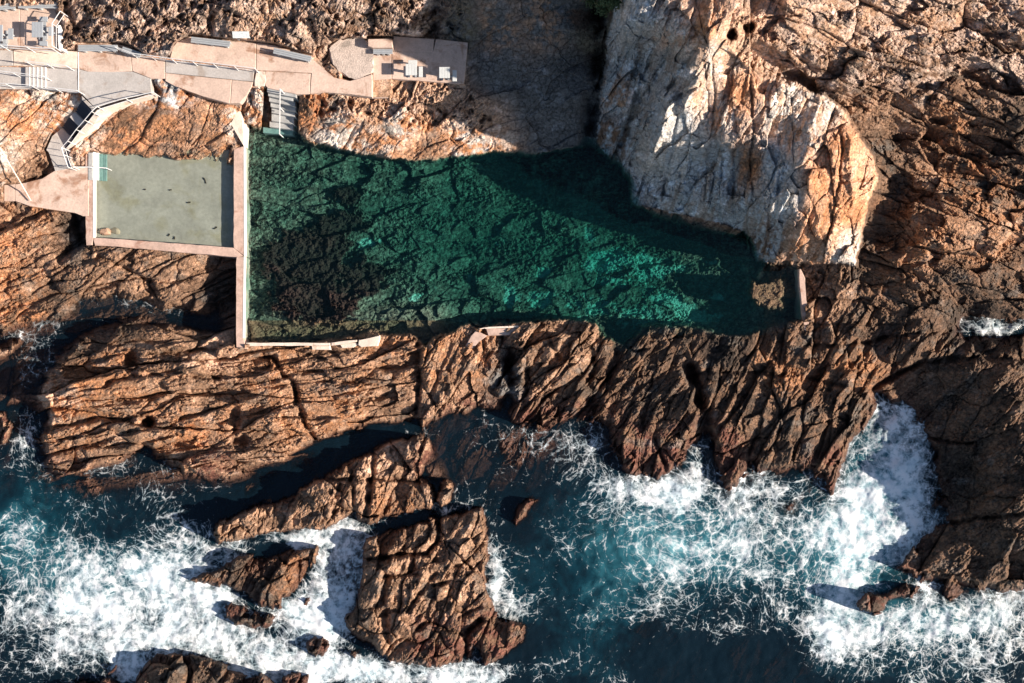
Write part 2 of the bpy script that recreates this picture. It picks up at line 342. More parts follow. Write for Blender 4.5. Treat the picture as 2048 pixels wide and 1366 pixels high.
hc1, hc2, _a, _b, _c, _d = voronoi(GX * 1.9 + 0.4 * perlin(GX * 3, GY * 3, 91), GY * 1.9 + 0.4 * perlin(GX * 3, GY * 3, 92), 93, 1.0)
HONEY = np.clip(0.55 - hc1 * (0.9 + 1.2 * hsh(_a, _b, 94)), 0, 1) * (hsh(_a, _b, 95) > 0.45)
tot = W_mass + W_slab + W_crumb + W_smooth + W_east + W_dark + W_sw + W_diag + W_led + W_low
W_rest = np.clip(1 - tot, 0, 1)
norm = np.maximum(tot + W_rest, 1e-3)
D = np.zeros(PX.shape, f32); BLK = np.zeros(PX.shape, f32)
for m, args in ((W_mass, (72, 2.2, 1.1, 100, 0.50, 0.95, 0.16, 0.10, 0.04, 0.10)),
                (W_slab, (25, 3.5, 2.0, 200, 0.14, 0.28, 0.08, 0.05, 0.05, 0.06)),
                (W_crumb, (60, 1.3, 1.0, 300, 0.46, 0.60, 0.16, 0.30, 0.10)),
                (W_smooth, (40, 2.4, 1.2, 400, 0.18, 0.34, 0.18, 0.10, 0.06, 0.08)),
                (W_east, (-16, 2.3, 1.15, 500, 0.85, 1.05, 0.20, 0.20, 0.14, 0.30)),
                (W_dark, (35, 2.6, 1.6, 600, 0.45, 0.65, 0.22, 0.20, 0.14, 0.15)),
                (W_sw, (8, 3.0, 0.72, 700, 0.80, 0.95, 0.30, 0.16, 0.14, 0.28)),
                (W_diag, (46, 2.0, 0.60, 800, 0.80, 0.95, 0.34, 0.16, 0.14, 0.36)),
                (W_led, (62, 2.2, 0.80, 900, 0.70, 0.80, 0.28, 0.18, 0.16, 0.34)),
                (W_low, (24, 2.4, 0.9, 1000, 0.50, 0.65, 0.30, 0.16, 0.14, 0.34)),
                (W_rest, (62, 2.0, 0.95, 1100, 0.70, 0.80, 0.30, 0.16, 0.14, 0.22))):
    h, b = grain(m / norm, *args)
    D += h; BLK += b

D = D - HONEY * W_crumb * 1.0
D = D * (1 - 0.25 * W_mass * sstep(6.0, 8.0, L))
land = L + D
coast = coast + BLK * 16 * (coast > -100)
# coast profile: broken ledges down to the sea bed
prof = sstep(-10, 16, coast)
seabed = -1.7 + 0.9 * fbm(GX * 0.3, GY * 0.3, 77, 3) + 1.15 * sstep(-60, -4, coast) + 1.1 * D
land = land - 1.5 * (1 - sstep(-7, 5, sdf(MASSP, 0.9, 120))) * np.exp(-np.clip(-sdf(MASSP, 0.9, 120), 0, 400) / 45) * (PX > 1500)
hz = seabed + (land - seabed) * prof
RID = np.zeros(PX.shape, np.int16)
for k, (nm, poly, top, lab) in enumerate(ROCKS):
    s = sdf(poly, 0.8, 40) + BLK * 10
    p = sstep(-8, 11, s)
    rk = top + D * 1.0 - 0.3 * sstep(40, 0, s)
    hz = np.where(s > -12.1, np.maximum(hz, seabed + (rk - seabed) * p), hz)
    RID = np.where((s > -26) & (coast < -2), k + 1, RID)

# drowned shelves just under the surface
for poly, z in (([(-40,645),(70,650),(120,640),(200,615),(330,625),(430,650),(440,690),(300,655),(200,660),(140,700),(100,760),(60,810),(-40,810)], -0.30), ([(840,840),(1000,830),(1230,850),(1240,930),(1150,930),(1060,990),(900,960),(860,900)], -0.85), ([(985,850),(1080,845),(1100,900),(1060,945),(1000,930)], -0.25), ([(690,1060),(730,1060),(720,1200),(700,1230),(680,1200)], -0.3),
                ([(840,880),(875,890),(900,960),(850,965)], -0.1), ([(100,950),(330,925),(440,960),(300,985),(150,985)], -0.35), ([(1560,1000),(1600,990),(1600,1030),(1570,1030)], -0.2)):
    s = sstep(-15, 15, sdf(poly, 1, 40)); hz = np.maximum(hz, np.where(s > 0.01, seabed + (z + D * 0.7 - seabed) * s, -9))

# pool basin
weed_c = [(630,490,75,38,1.0),(620,575,75,62,1.15),(690,390,34,18,.9),(690,440,60,24,.8),(640,620,70,24,1.0),(740,560,40,40,.8),(800,545,40,14,.5),(560,520,40,30,.7),(820,380,20,8,.5)]
Wd = np.zeros(PX.shape, f32)
for x, y, rx, ry, w in weed_c: Wd += w * np.exp(-(((PX + WX * 2.5 - x) / rx) ** 2 + ((PY + WY * 2.5 - y) / ry) ** 2))
Wd = sstep(0.45, 0.62, Wd + fbm(GX * 0.8, GY * 1.1, 401, 5, 0.6) * 0.5 + fbm(GX * 2.6, GY * 2.6, 402, 4, 0.65) * 0.55)
POOLZ = 1.30
ps = sdf(POOL, 0.8, 80)
PF = 0.25 + rbf([(489,250,0.7),(600,300,0.2),(520,400,0.3),(520,600,0.3),(640,520,-0.1),(700,350,-0.1),(800,450,-0.5),(900,350,-0.6),(900,550,-0.8),(1000,620,-0.4),(1050,500,-1.1),(1150,400,-1.0),(1200,550,-1.1),
          (1300,550,-1.2),(1400,500,-1.1),(1400,600,-1.1),(1250,630,-0.8),(1480,640,-0.4),(1545,590,0.9),(1585,620,-0.3),(1540,655,0.6),(1500,600,-0.6),(600,660,0.6),(700,650,0.6),(1100,330,-0.8),(1450,520,-0.9),(850,640,0.5),(-800,600,0),(2900,600,0),(1000,2000,0),(1000,-600,0)])
pd, pb = grain(np.where(ps > -30, 1.0, 0).astype(f32), 8, 1.1, 0.7, 1300, 0.26, 0.55, 0.08, 0.26, 0.03, 0.05)
floor_z = np.minimum(PF + pd, 1.05)
shelf = reg([(1503,560),(1560,556),(1572,575),(1574,612),(1545,622),(1515,612),(1500,595)], 8, 2.5)
floor_z = floor_z * (1 - shelf) + (1.22 + pd * 0.4) * shelf
floor_z = floor_z + Wd * (0.45 + 0.25 * fbm(GX * 3, GY * 3, 410, 3)) * (floor_z < 0.9)
hz = np.where(ps > -14, hz + (floor_z - hz) * sstep(-3, 5, ps + BLK * 12), hz)

# cracks and clefts: (points, half width px, depth m)
CR = [([(1354,89),(1330,130),(1293,187),(1260,240),(1250,290)], 10, 0.9), ([(1682,253),(1684,300),(1677,375),(1659,468)], 3, 0.4), ([(1682,365),(1748,358)], 3, 0.5), ([(1260,70),(1340,84)], 4, 0.4), ([(1290,210),(1262,330)], 4, 0.4), ([(547,714),(564,751),(588,765),(595,806),(608,844),(629,880)], 5, 1.1), ([(836,689),(838,754),(832,819),(832,850)], 6, 0.9),
      ([(212,765),(273,751),(342,744),(437,758)], 5, 0.7), ([(96,861),(160,844),(205,833),(262,842)], 6, 0.8), ([(78,914),(171,888),(273,861)], 4, 0.6),
      ([(191,647),(300,650),(430,655)], 6, 0.5), ([(297,707),(427,700)], 5, 0.6), ([(427,720),(495,710),(545,714)], 5, 0.6), ([(330,800),(380,785),(440,790)], 4, 0.5),
      ([(470,768),(560,772),(640,762),(830,770)], 3, 0.35), ([(500,735),(620,740),(830,735)], 3, 0.4), ([(640,700),(835,705)], 3, 0.3),
      ([(737,1119),(791,1112),(853,1105),(877,1081),(873,1030)], 6, 1.0), ([(771,1153),(832,1149)], 4, 0.6), ([(897,1091),(942,1139)], 3, 0.6), ([(771,1153),(764,1201),(740,1215)], 8, 0.8),
      ([(870,1150),(812,1221)], 5, 0.7), ([(866,1170),(900,1162)], 4, 0.6), ([(918,1235),(959,1214)], 4, 0.5), ([(928,1330),(938,1259),(960,1238)], 7, 1.4), ([(836,1259),(853,1242),(925,1269)], 4, 0.6),
      ([(770,1225),(775,1290)], 8, 0.8), ([(660,1112),(735,1110)], 5, 0.4), ([(600,1092),(596,1200)], 3, 0.3),
      ([(737,1002),(747,905)], 5, 0.8), ([(668,1026),(679,968)], 5, 0.6), ([(730,1043),(737,958)], 6, 0.9), ([(640,958),(737,956),(819,960),(866,966)], 5, 0.8), ([(700,930),(712,1030)], 4, 0.5),
      ([(1382,737),(1399,786),(1411,848),(1420,892)], 12, 1.8), ([(1312,877),(1320,905),(1330,940)], 5, 0.8), ([(1515,865),(1498,906),(1496,940)], 5, 0.5), ([(1580,800),(1560,850),(1540,900)], 4, 0.5),
      ([(1651,985),(1647,940),(1690,880),(1730,800)], 5, 0.5), ([(1378,753),(1415,741),(1573,748),(1689,774)], 5, 0.6), ([(1747,775),(1846,722),(1950,716),(2060,718)], 6, 0.9),
      ([(1846,869),(1904,886),(1946,886)], 3, 0.5), ([(1821,1051),(1896,1047),(1958,1039),(2060,1024)], 4, 0.8), ([(1610,690),(1700,690),(1800,670),(1900,660)], 5, 0.6),
      ([(1195,-20),(1205,60),(1198,140),(1182,220),(1178,292)], 14, 1.6), ([(1010,690),(1022,740),(1015,800),(1005,835)], 14, 1.8), ([(1055,740),(1050,800)], 6, 0.6),
      ([(1190,720),(1180,770)], 10, 1.0), ([(1235,700),(1215,760),(1180,800)], 10, 0.8), ([(1100,680),(1120,720)], 5, 0.6),
      ([(1500,40),(1540,35),(1600,30)], 3, 0.4), ([(1500,150),(1508,250),(1500,330),(1506,400)], 2.5, 0.3), ([(1425,130),(1430,210),(1418,300),(1410,400)], 2.5, 0.25), ([(1355,230),(1338,330),(1325,400)], 3, 0.3),
      ([(1560,270),(1555,400),(1540,460)], 3, 0.2), ([(1470,300),(1465,420)], 3, 0.3), ([(1390,100),(1300,240)], 5, 0.5), ([(1330,210),(1400,170)], 4, 0.5),
      ([(1516,520),(1600,524),(1710,532)], 3, 0.4), ([(1700,330),(1752,328)], 3, 0.3), ([(1310,90),(1270,200),(1240,290)], 5, 0.4), ([(0,410),(30,430),(100,440)], 4, 0.4), ([(150,430),(160,480),(120,520)], 9, 1.0),
      ([(120,540),(200,515),(300,560),(400,560)], 5, 0.5), ([(500,180),(507,215)], 3, 0.5), ([(300,160),(312,182)], 8, 1.0), ([(260,330),(262,335)], 3, 0.0),
      ([(860,60),(880,0),(872,-40)], 14, 1.4), ([(640,130),(660,110),(664,90)], 8, 0.8), ([(690,150),(712,158)], 6, 0.5), ([(250,90),(360,30)], 5, 0.3), ([(130,10),(150,60),(172,40)], 8, 0.9), ([(425,-20),(420,60)], 7, 0.8), ([(560,110),(660,85)], 6, 0.6),
      ([(75,330),(95,350),(60,370)], 9, 0.8)]
for pts, w, dep in CR:
    sl, d = line_dist(pts, 0.7, w * 3 + 20)
    hz[sl] -= dep * np.exp(-(d / w) ** 2) * (0.75 + 0.5 * perlin(GX[sl] * 1.5, GY[sl] * 1.5, 5))
for pts, w, up in (([(1338,200),(1318,270),(1296,326)], 13, 1.1), ([(1400,160),(1370,215)], 12, 0.6), ([(1270,110),(1240,200)], 9, 0.5), ([(1700,270),(1705,400)], 8, 0.35), ([(1560,330),(1540,420)], 8, 0.35), ([(1440,320),(1430,420)], 7, 0.3)):
    sl, d = line_dist(pts, 0.8, w * 3 + 20); hz[sl] += up * np.exp(-(d / w) ** 2)
# pits: (px, py, rx, ry, depth)
for x, y, rx, ry, dep in ((1463,68,10,10,1.6),(1495,55,12,11,1.6),(297,844,14,12,1.4),(471,838,12,22,1.0),(480,882,22,10,0.9),(263,727,14,24,0.9),(1880,240,22,9,.6),(1820,20,18,9,.6),(1990,70,24,10,.7),(1870,505,12,20,.6),(1845,175,20,8,.5)):
    sl, d = line_dist([(x - 0.1, y), (x + 0.1, y)], 1.0, 60)
    dd = ((PX[sl] + WX[sl] - x) / rx) ** 2 + ((PY[sl] + WY[sl] - y) / ry) ** 2
    hz[sl] -= dep * np.exp(-dd ** 2)

# made ground: terrain cut just under the slabs
def flatten(poly, z, w=4, grow=0):
    global hz
    s = sdf(poly, 0.12, 60)
    m = sstep(-w - grow, 0, s)
    hz = np.where(s > -w - grow - 1, hz + (z - hz) * m, hz)
SMALLZ = 1.70
flatten(PATH, 3.95); flatten(TERR, 4.55); flatten(PICNIC, 3.65); flatten(PAD, 1.86); flatten(DOME, 3.8); flatten([(734,74),(787,74),(787,98),(734,98)], 3.7)
rampz = np.interp(PY, [195, 205, 243, 275, 330], [3.9, 3.8, 2.75, 1.8, 1.8]).astype(f32)
s = sdf(RAMP, 0.1, 40); m = sstep(-5, 0, s); hz = np.where(s > -6, hz + (rampz - 0.12 - hz) * m, hz)
flatten([(532,172),(594,184),(592,276),(524,272)], 0.55, 5)
s = sdf(SMALL, 0, 60); m = sstep(-9, -3, s)
edge = sdf([(180,302),(250,315),(330,318),(420,322),(462,332),(470,320),(475,505),(180,485)], 0.45, 60)
m = np.where(PY > 340, m, sstep(-4, 3, edge) * (s > -14))
hz = np.where(s > -14, hz + (1.40 - hz) * m, hz)
for poly, z in (([(470,300),(489,292),(489,695),(470,695)], 0.9), ([(170,308),(188,308),(188,492),(170,490)], 1.0), ([(175,478),(470,500),(470,512),(175,490)], 1.0)):
    s = sdf(poly, 0, 30); hz = np.where(s > 0, np.minimum(hz, z), hz)
outward = sdf([(-900,-700),(2950,-700),(2950,2100),(-900,2100)], 0, 10)

# ------------------------------------------------------------------ rock colour (own stone colours, plus some painted sun and shade)
PAL = dict(tan=(0.44,0.27,0.175), orange=(0.54,0.25,0.12), peach=(0.66,0.43,0.30), white=(0.66,0.60,0.54), grey=(0.50,0.53,0.55), pgrey=(0.36,0.31,0.27), brown=(0.205,0.12,0.075),
           dark=(0.088,0.062,0.046), red=(0.16,0.065,0.045), olive=(0.20,0.17,0.12), rust=(0.39,0.19,0.095), black=(0.03,0.022,0.018), green=(0.20,0.22,0.17), sand=(0.38,0.60,0.52), slate=(0.165,0.163,0.16), dgrey=(0.115,0.115,0.115), pink=(0.58,0.43,0.345), sunlit=(0.66,0.37,0.22))  # last entry paints sunlight onto the lit parts of the cliff
CC = [(0,40,'pink','peach'),(200,40,'pink','brown'),(400,40,'pink','brown'),(560,40,'tan','pink'),(700,40,'pink','brown'),(850,40,'pink','brown'),(0,-200,'tan','brown'),(900,-200,'tan','brown'),
      (40,230,'orange','peach'),(100,200,'orange','white'),(0,320,'white','tan'),(60,340,'tan','brown'),(180,230,'orange','white'),(250,260,'brown','orange'),(330,240,'brown','rust'),(330,195,'orange','grey'),(430,240,'tan','orange'),(430,290,'rust','tan'),(460,240,'orange','white'),
      (510,210,'orange','white'),(620,240,'orange','brown'),(660,270,'orange','white'),(760,210,'tan','peach'),(860,220,'tan','peach'),(800,250,'orange','white'),(850,270,'orange','peach'),(850,300,'tan','rust'),(940,280,'orange','white'),(960,240,'tan','peach'),
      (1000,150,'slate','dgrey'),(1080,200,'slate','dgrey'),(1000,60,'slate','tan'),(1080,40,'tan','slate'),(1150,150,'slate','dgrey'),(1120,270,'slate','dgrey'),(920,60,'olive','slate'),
      (1200,100,'dark','olive'),(1260,30,'white','grey'),(1290,130,'grey','pgrey'),(1240,200,'grey','tan'),(1220,270,'brown','grey'),(1280,220,'pgrey','grey'),(1340,130,'pgrey','grey'),(1350,80,'white','peach'),(1400,60,'peach','orange'),(1440,110,'peach','white'),
      (1350,230,'white','grey'),(1330,300,'white','grey'),(1400,190,'white','peach'),(1440,220,'sunlit','white'),(1480,190,'sunlit','orange'),(1380,330,'grey','white'),(1450,330,'grey','pgrey'),(1500,330,'brown','orange'),(1550,330,'grey','white'),(1350,420,'grey','pgrey'),(1440,430,'grey','pgrey'),(1500,430,'grey','pgrey'),
      (1560,400,'grey','white'),(1540,480,'grey','brown'),(1560,220,'peach','white'),(1620,230,'peach','white'),(1600,280,'sunlit','white'),(1680,300,'sunlit','orange'),(1650,360,'sunlit','orange'),(1720,340,'sunlit','peach'),(1640,440,'sunlit','orange'),(1700,420,'sunlit','orange'),(1700,500,'peach','white'),(1600,500,'orange','peach'),
      (1560,550,'tan','dark'),(1650,570,'tan','brown'),(1660,620,'tan','brown'),(1520,0,'pink','peach'),(1480,30,'tan','peach'),(1600,100,'pink','tan'),(1700,60,'pink','tan'),(1800,60,'pink','tan'),(1950,40,'pink','tan'),(1700,150,'pink','brown'),(1850,160,'pink','brown'),(2000,120,'pink','brown'),(2040,60,'pink','tan'),(1950,190,'tan','brown'),
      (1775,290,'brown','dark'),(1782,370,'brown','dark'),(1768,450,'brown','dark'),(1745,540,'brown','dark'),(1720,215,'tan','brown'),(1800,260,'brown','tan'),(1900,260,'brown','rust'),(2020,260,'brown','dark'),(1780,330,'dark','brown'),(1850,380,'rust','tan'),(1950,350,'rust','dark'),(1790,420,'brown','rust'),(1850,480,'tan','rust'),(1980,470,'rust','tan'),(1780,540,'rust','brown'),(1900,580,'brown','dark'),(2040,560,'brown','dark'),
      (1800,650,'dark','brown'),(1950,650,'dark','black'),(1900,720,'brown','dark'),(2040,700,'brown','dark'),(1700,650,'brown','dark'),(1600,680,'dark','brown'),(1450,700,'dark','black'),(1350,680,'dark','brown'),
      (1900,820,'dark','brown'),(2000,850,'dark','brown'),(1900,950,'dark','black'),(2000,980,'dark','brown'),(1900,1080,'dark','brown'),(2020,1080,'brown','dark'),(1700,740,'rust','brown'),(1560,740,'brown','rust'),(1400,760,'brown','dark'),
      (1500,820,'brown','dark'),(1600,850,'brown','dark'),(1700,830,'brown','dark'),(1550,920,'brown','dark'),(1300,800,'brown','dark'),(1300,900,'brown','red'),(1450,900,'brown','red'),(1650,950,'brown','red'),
      (1080,680,'tan','brown'),(1150,700,'tan','brown'),(1100,770,'brown','tan'),(1180,780,'brown','dark'),(1250,730,'brown','dark'),(1080,840,'brown','red'),(1180,830,'brown','red'),(1010,760,'dark','slate'),
      (950,720,'rust','tan'),(880,730,'tan','rust'),(900,780,'tan','brown'),(920,820,'red','tan'),(780,720,'tan','rust'),(650,720,'tan','brown'),(550,740,'rust','tan'),(700,790,'rust','tan'),(780,800,'brown','tan'),(600,830,'tan','rust'),(680,850,'rust','tan'),(500,800,'tan','rust'),
      (400,780,'tan','brown'),(300,700,'tan','brown'),(420,690,'peach','tan'),(250,720,'tan','rust'),(180,760,'orange','rust'),(120,800,'orange','peach'),(200,820,'rust','tan'),(300,800,'rust','tan'),(400,870,'orange','tan'),(320,880,'rust','tan'),(150,900,'rust','tan'),(240,890,'tan','brown'),(500,900,'tan','brown'),(420,930,'tan','red'),(130,940,'tan','red'),
      (250,660,'brown','dark'),(400,660,'tan','brown'),(150,700,'dark','brown'),
      (60,450,'tan','rust'),(0,500,'orange','tan'),(100,510,'tan','brown'),(150,470,'dark','black'),(60,560,'rust','tan'),(40,620,'orange','brown'),(120,590,'brown','dark'),(220,520,'tan','brown'),(300,530,'tan','brown'),(380,540,'tan','brown'),(300,580,'brown','tan'),(430,590,'black','dark'),(200,570,'brown','tan'),  # black point left of the dividing wall paints the wall's shadow
      (800,960,'tan','brown'),(760,920,'tan','peach'),(850,920,'red','tan'),(680,980,'brown','tan'),(560,1030,'brown','tan'),(440,1070,'brown','tan'),(800,1000,'rust','brown'),(890,980,'brown','tan'),
      (500,1150,'brown','dark'),(600,1130,'rust','brown'),(490,1230,'red','dark'),(850,1080,'brown','tan'),(950,1080,'tan','brown'),(800,1180,'brown','tan'),(900,1180,'brown','tan'),(770,1260,'brown','tan'),(860,1290,'brown','red'),(980,1280,'brown','red'),(720,1250,'brown','dark'),
      (630,1290,'red','dark'),(400,1330,'brown','dark'),(150,1370,'brown','dark'),(220,1330,'red','brown'),(1045,1020,'red','brown'),(1770,1200,'dark','red'),(0,700,'tan','brown'),(0,850,'tan','red')]
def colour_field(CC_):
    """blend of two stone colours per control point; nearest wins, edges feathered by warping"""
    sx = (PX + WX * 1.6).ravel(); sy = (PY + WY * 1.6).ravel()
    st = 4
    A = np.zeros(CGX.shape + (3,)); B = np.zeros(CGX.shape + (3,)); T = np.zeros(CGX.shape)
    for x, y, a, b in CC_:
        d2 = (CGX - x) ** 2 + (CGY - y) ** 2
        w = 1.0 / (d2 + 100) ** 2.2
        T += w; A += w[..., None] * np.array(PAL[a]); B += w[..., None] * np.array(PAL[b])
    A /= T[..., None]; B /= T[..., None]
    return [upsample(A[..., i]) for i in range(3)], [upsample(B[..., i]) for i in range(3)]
def inside(x, y, p):
    c = False
    for i in range(len(p)):
        (x1, y1), (x2, y2) = p[i], p[i - 1]
        if (y1 > y) != (y2 > y) and x < (x2 - x1) * (y - y1) / (y2 - y1) + x1: c = not c
    return c
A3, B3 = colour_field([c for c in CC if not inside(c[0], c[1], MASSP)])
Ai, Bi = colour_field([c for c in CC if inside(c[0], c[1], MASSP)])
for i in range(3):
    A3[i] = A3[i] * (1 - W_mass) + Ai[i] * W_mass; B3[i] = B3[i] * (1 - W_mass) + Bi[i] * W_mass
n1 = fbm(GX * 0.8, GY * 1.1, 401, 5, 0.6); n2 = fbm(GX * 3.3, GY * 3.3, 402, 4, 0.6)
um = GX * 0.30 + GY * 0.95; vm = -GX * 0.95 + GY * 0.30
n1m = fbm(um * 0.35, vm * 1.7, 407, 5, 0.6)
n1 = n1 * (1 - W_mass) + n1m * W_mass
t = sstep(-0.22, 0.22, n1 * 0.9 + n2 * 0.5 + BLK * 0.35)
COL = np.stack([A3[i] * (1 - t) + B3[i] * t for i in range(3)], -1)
lich = sstep(0.10, 0.34, fbm(GX * 0.7, GY * 0.9, 421, 5, 0.65) + BLK * 0.2)[..., None] * (1 - 0.8 * W_mass - 0.8 * W_slab)[..., None].clip(0, 1)
COL = COL * (1 - 0.55 * lich) + np.array([0.15, 0.135, 0.12]) * 0.55 * lich
pale = sstep(0.12, 0.36, fbm(GX * 0.9, GY * 1.2, 422, 5, 0.65) - BLK * 0.2)[..., None]
COL = COL * (1 + pale * np.array([0.55, 0.62, 0.72]))
# blocks differ from each other in tone
COL *= (1 + BLK * 0.35 + 0.35 * fbm(GX * 7, GY * 7, 403, 3, 0.7))[..., None]
# tide line: stone close to the sea is dark, weedy and wet
wet = sstep(0.95, 0.25, hz + 0.5 * n1) * sstep(600, 660, PY) * (ps < 6)
redc = np.array([0.095, 0.045, 0.034])
COL = COL * (1 - wet[..., None] * 0.78) + redc * (wet[..., None] * 0.78)
# floor of the big pool: green stones, bright sand, dark weed
inp = sstep(-8, 4, ps)
sand_c = [(735,485,22,12,1),(720,280,40,12,.2),(1180,470,18,14,.9),(1240,520,50,18,1.0),(1300,545,34,14,1.1),(1190,530,30,16,.8),(1230,560,40,14,.7),(1340,600,50,18,.7),(1300,630,60,18,.7),(1400,640,60,12,.6),(1020,590,16,26,.9),(1360,540,30,12,.6),
          (1200,615,60,18,.5),(1060,600,30,10,.5),(830,590,14,9,.9),(950,555,24,12,.6),(1090,540,30,12,.6),(1430,525,12,8,.9),(1120,600,60,20,.4),(870,640,30,7,.3),(530,290,30,14,.3),(600,340,60,14,.2),(1440,590,20,9,.7),(1000,480,60,30,.15)]
S = np.zeros(PX.shape, f32)
for x, y, rx, ry, w in sand_c: S += w * np.exp(-(((PX + WX * 2 - x) / rx) ** 2 + ((PY + WY * 2 - y) / ry) ** 2))
low = sstep(0.1, -0.35, pd)
S = np.clip(S * (0.55 + 0.8 * low) + 0.25 * low * sstep(900, 1150, PX), 0, 1)
S = sstep(0.22, 0.55, S + n2 * 0.3)
PC = np.zeros(COL.shape, f32)
gs = np.array(PAL['green']); ol = np.array([0.085, 0.085, 0.065])
tt = sstep(-0.25, 0.25, n2 + pb * 0.5)[..., None]
PC = gs * tt + ol * (1 - tt)
PC = PC * (1 + 0.5 * fbm(GX * 6, GY * 6, 404, 3, 0.7))[..., None]
PC = PC * (1 - S[..., None]) + np.array(PAL['sand']) * S[..., None]
Wd *= (1 - S)
PC = PC * (1 - Wd[..., None]) + np.array([0.036, 0.022, 0.018]) * Wd[..., None]
brown_sh = np.maximum(shelf, 0)[..., None] * 0.9 + (1 - shelf[..., None] * 0.9) * sstep(0.25, 0.8, floor_z)[..., None] * (PX > 489)[..., None] * ((PY > 640) | (PX > 1480))[..., None]
PC = PC * (1 - brown_sh) + np.array([0.20, 0.13, 0.08]) * brown_sh
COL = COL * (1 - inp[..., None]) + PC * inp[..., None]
# floor of the paddling pool: pale rendered concrete
sp = sdf([(186,300),(467,300),(467,497),(186,476)], 0, 20) > -2
flo = (sp & (hz < 1.56))[..., None]
smc = np.array([0.42, 0.42, 0.34]) * (1 + 0.16 * fbm(GX * 1.2, GY * 1.2, 405, 4, 0.7) + 0.12 * fbm(GX * 9, GY * 9, 406, 2))[..., None]
COL = np.where(flo, smc, COL)
COL = np.clip(COL, 0.01, 0.9).astype(f32)

# ------------------------------------------------------------------ materials
def new_mat(name):
    m = bpy.data.materials.new(name); m.use_nodes = True
    n = m.node_tree.nodes; l = m.node_tree.links
    return m, n, l, n["Principled BSDF"]
def nd(n, typ, **kw):
    o = n.new(typ)
    for k, v in kw.items(): setattr(o, k, v)
    return o
def math_(n, l, op, a, b=None, clamp=False):
    o = n.new("ShaderNodeMath"); o.operation = op; o.use_clamp = clamp
    for i, v in enumerate((a, b)):
        if v is None: continue
        if isinstance(v, (int, float)): o.inputs[i].default_value = v
        else: l.new(v, o.inputs[i])
    return o.outputs[0]

def rock_material(name):
    m, n, l, p = new_mat(name)
    at = nd(n, "ShaderNodeAttribute", attribute_name="col")
    aw = nd(n, "ShaderNodeAttribute", attribute_name="wet")
    g = nd(n, "ShaderNodeNewGeometry")
    t1 = nd(n, "ShaderNodeTexNoise"); t1.inputs["Scale"].default_value = 7; t1.inputs["Detail"].default_value = 6; t1.inputs["Roughness"].default_value = 0.75
    t2 = nd(n, "ShaderNodeTexNoise"); t2.inputs["Scale"].default_value = 22; t2.inputs["Detail"].default_value = 4; t2.inputs["Roughness"].default_value = 0.7
    l.new(g.outputs["Position"], t1.inputs["Vector"]); l.new(g.outputs["Position"], t2.inputs["Vector"])
    r = nd(n, "ShaderNodeMapRange"); r.inputs[1].default_value = 0.3; r.inputs[2].default_value = 0.7; r.inputs[3].default_value = 0.42; r.inputs[4].default_value = 1.5
    l.new(t1.outputs["Fac"], r.inputs[0])
    mx = nd(n, "ShaderNodeVectorMath", operation='SCALE'); l.new(at.outputs["Color"], mx.inputs[0]); l.new(r.outputs[0], mx.inputs["Scale"])
    # pale mineral flecks and rusty freckles
    t3 = nd(n, "ShaderNodeTexNoise"); t3.inputs["Scale"].default_value = 3.1; t3.inputs["Detail"].default_value = 9; t3.inputs["Roughness"].default_value = 0.78
    l.new(g.outputs["Position"], t3.inputs["Vector"])
    f1 = nd(n, "ShaderNodeMapRange"); f1.inputs[1].default_value = 0.56; f1.inputs[2].default_value = 0.70; f1.inputs[4].default_value = 0.5; l.new(t3.outputs["Fac"], f1.inputs[0])
    f2 = nd(n, "ShaderNodeMapRange"); f2.inputs[1].default_value = 0.44; f2.inputs[2].default_value = 0.32; f2.inputs[4].default_value = 0.55; l.new(t3.outputs["Fac"], f2.inputs[0])
    hue = nd(n, "ShaderNodeHueSaturation"); hue.inputs["Saturation"].default_value = 0.55; hue.inputs["Value"].default_value = 1.35; l.new(mx.outputs[0], hue.inputs["Color"]); l.new(f1.outputs[0], hue.inputs["Fac"])
    hu2 = nd(n, "ShaderNodeHueSaturation"); hu2.inputs["Saturation"].default_value = 1.35; hu2.inputs["Value"].default_value = 0.72; l.new(hue.outputs[0], hu2.inputs["Color"]); l.new(f2.outputs[0], hu2.inputs["Fac"])
    l.new(hu2.outputs[0], p.inputs["Base Color"])
    rr = nd(n, "ShaderNodeMapRange"); rr.inputs[3].default_value = 0.88; rr.inputs[4].default_value = 0.38
    l.new(aw.outputs["Fac"], rr.inputs[0]); l.new(rr.outputs[0], p.inputs["Roughness"])
    p.inputs["Specular IOR Level"].default_value = 0.3
    wv = nd(n, "ShaderNodeVectorMath", operation='MULTIPLY_ADD'); l.new(t3.outputs["Color"], wv.inputs[0]); wv.inputs[1].default_value = (0.5, 0.5, 0.5); l.new(g.outputs["Position"], wv.inputs[2])
    vc = nd(n, "ShaderNodeTexVoronoi", feature='DISTANCE_TO_EDGE'); vc.inputs["Scale"].default_value = 2.3; l.new(wv.outputs[0], vc.inputs["Vector"])
    ck = nd(n, "ShaderNodeMapRange"); ck.inputs[2].default_value = 0.05; ck.inputs[3].default_value = -0.8; ck.inputs[4].default_value = 0.0; l.new(vc.outputs["Distance"], ck.inputs[0])
    hsum = math_(n, l, 'ADD', t1.outputs["Fac"], math_(n, l, 'MULTIPLY', t2.outputs["Fac"], 0.5))
    hsum = math_(n, l, 'ADD', math_(n, l, 'ADD', hsum, math_(n, l, 'MULTIPLY', t3.outputs["Fac"], 0.8)), ck.outputs[0])
    b = nd(n, "ShaderNodeBump"); b.inputs["Strength"].default_value = 0.8; b.inputs["Distance"].default_value = 0.13
    l.new(hsum, b.inputs["Height"]); l.new(b.outputs[0], p.inputs["Normal"])
    return m
M_ROCK = rock_material("weathered rock")

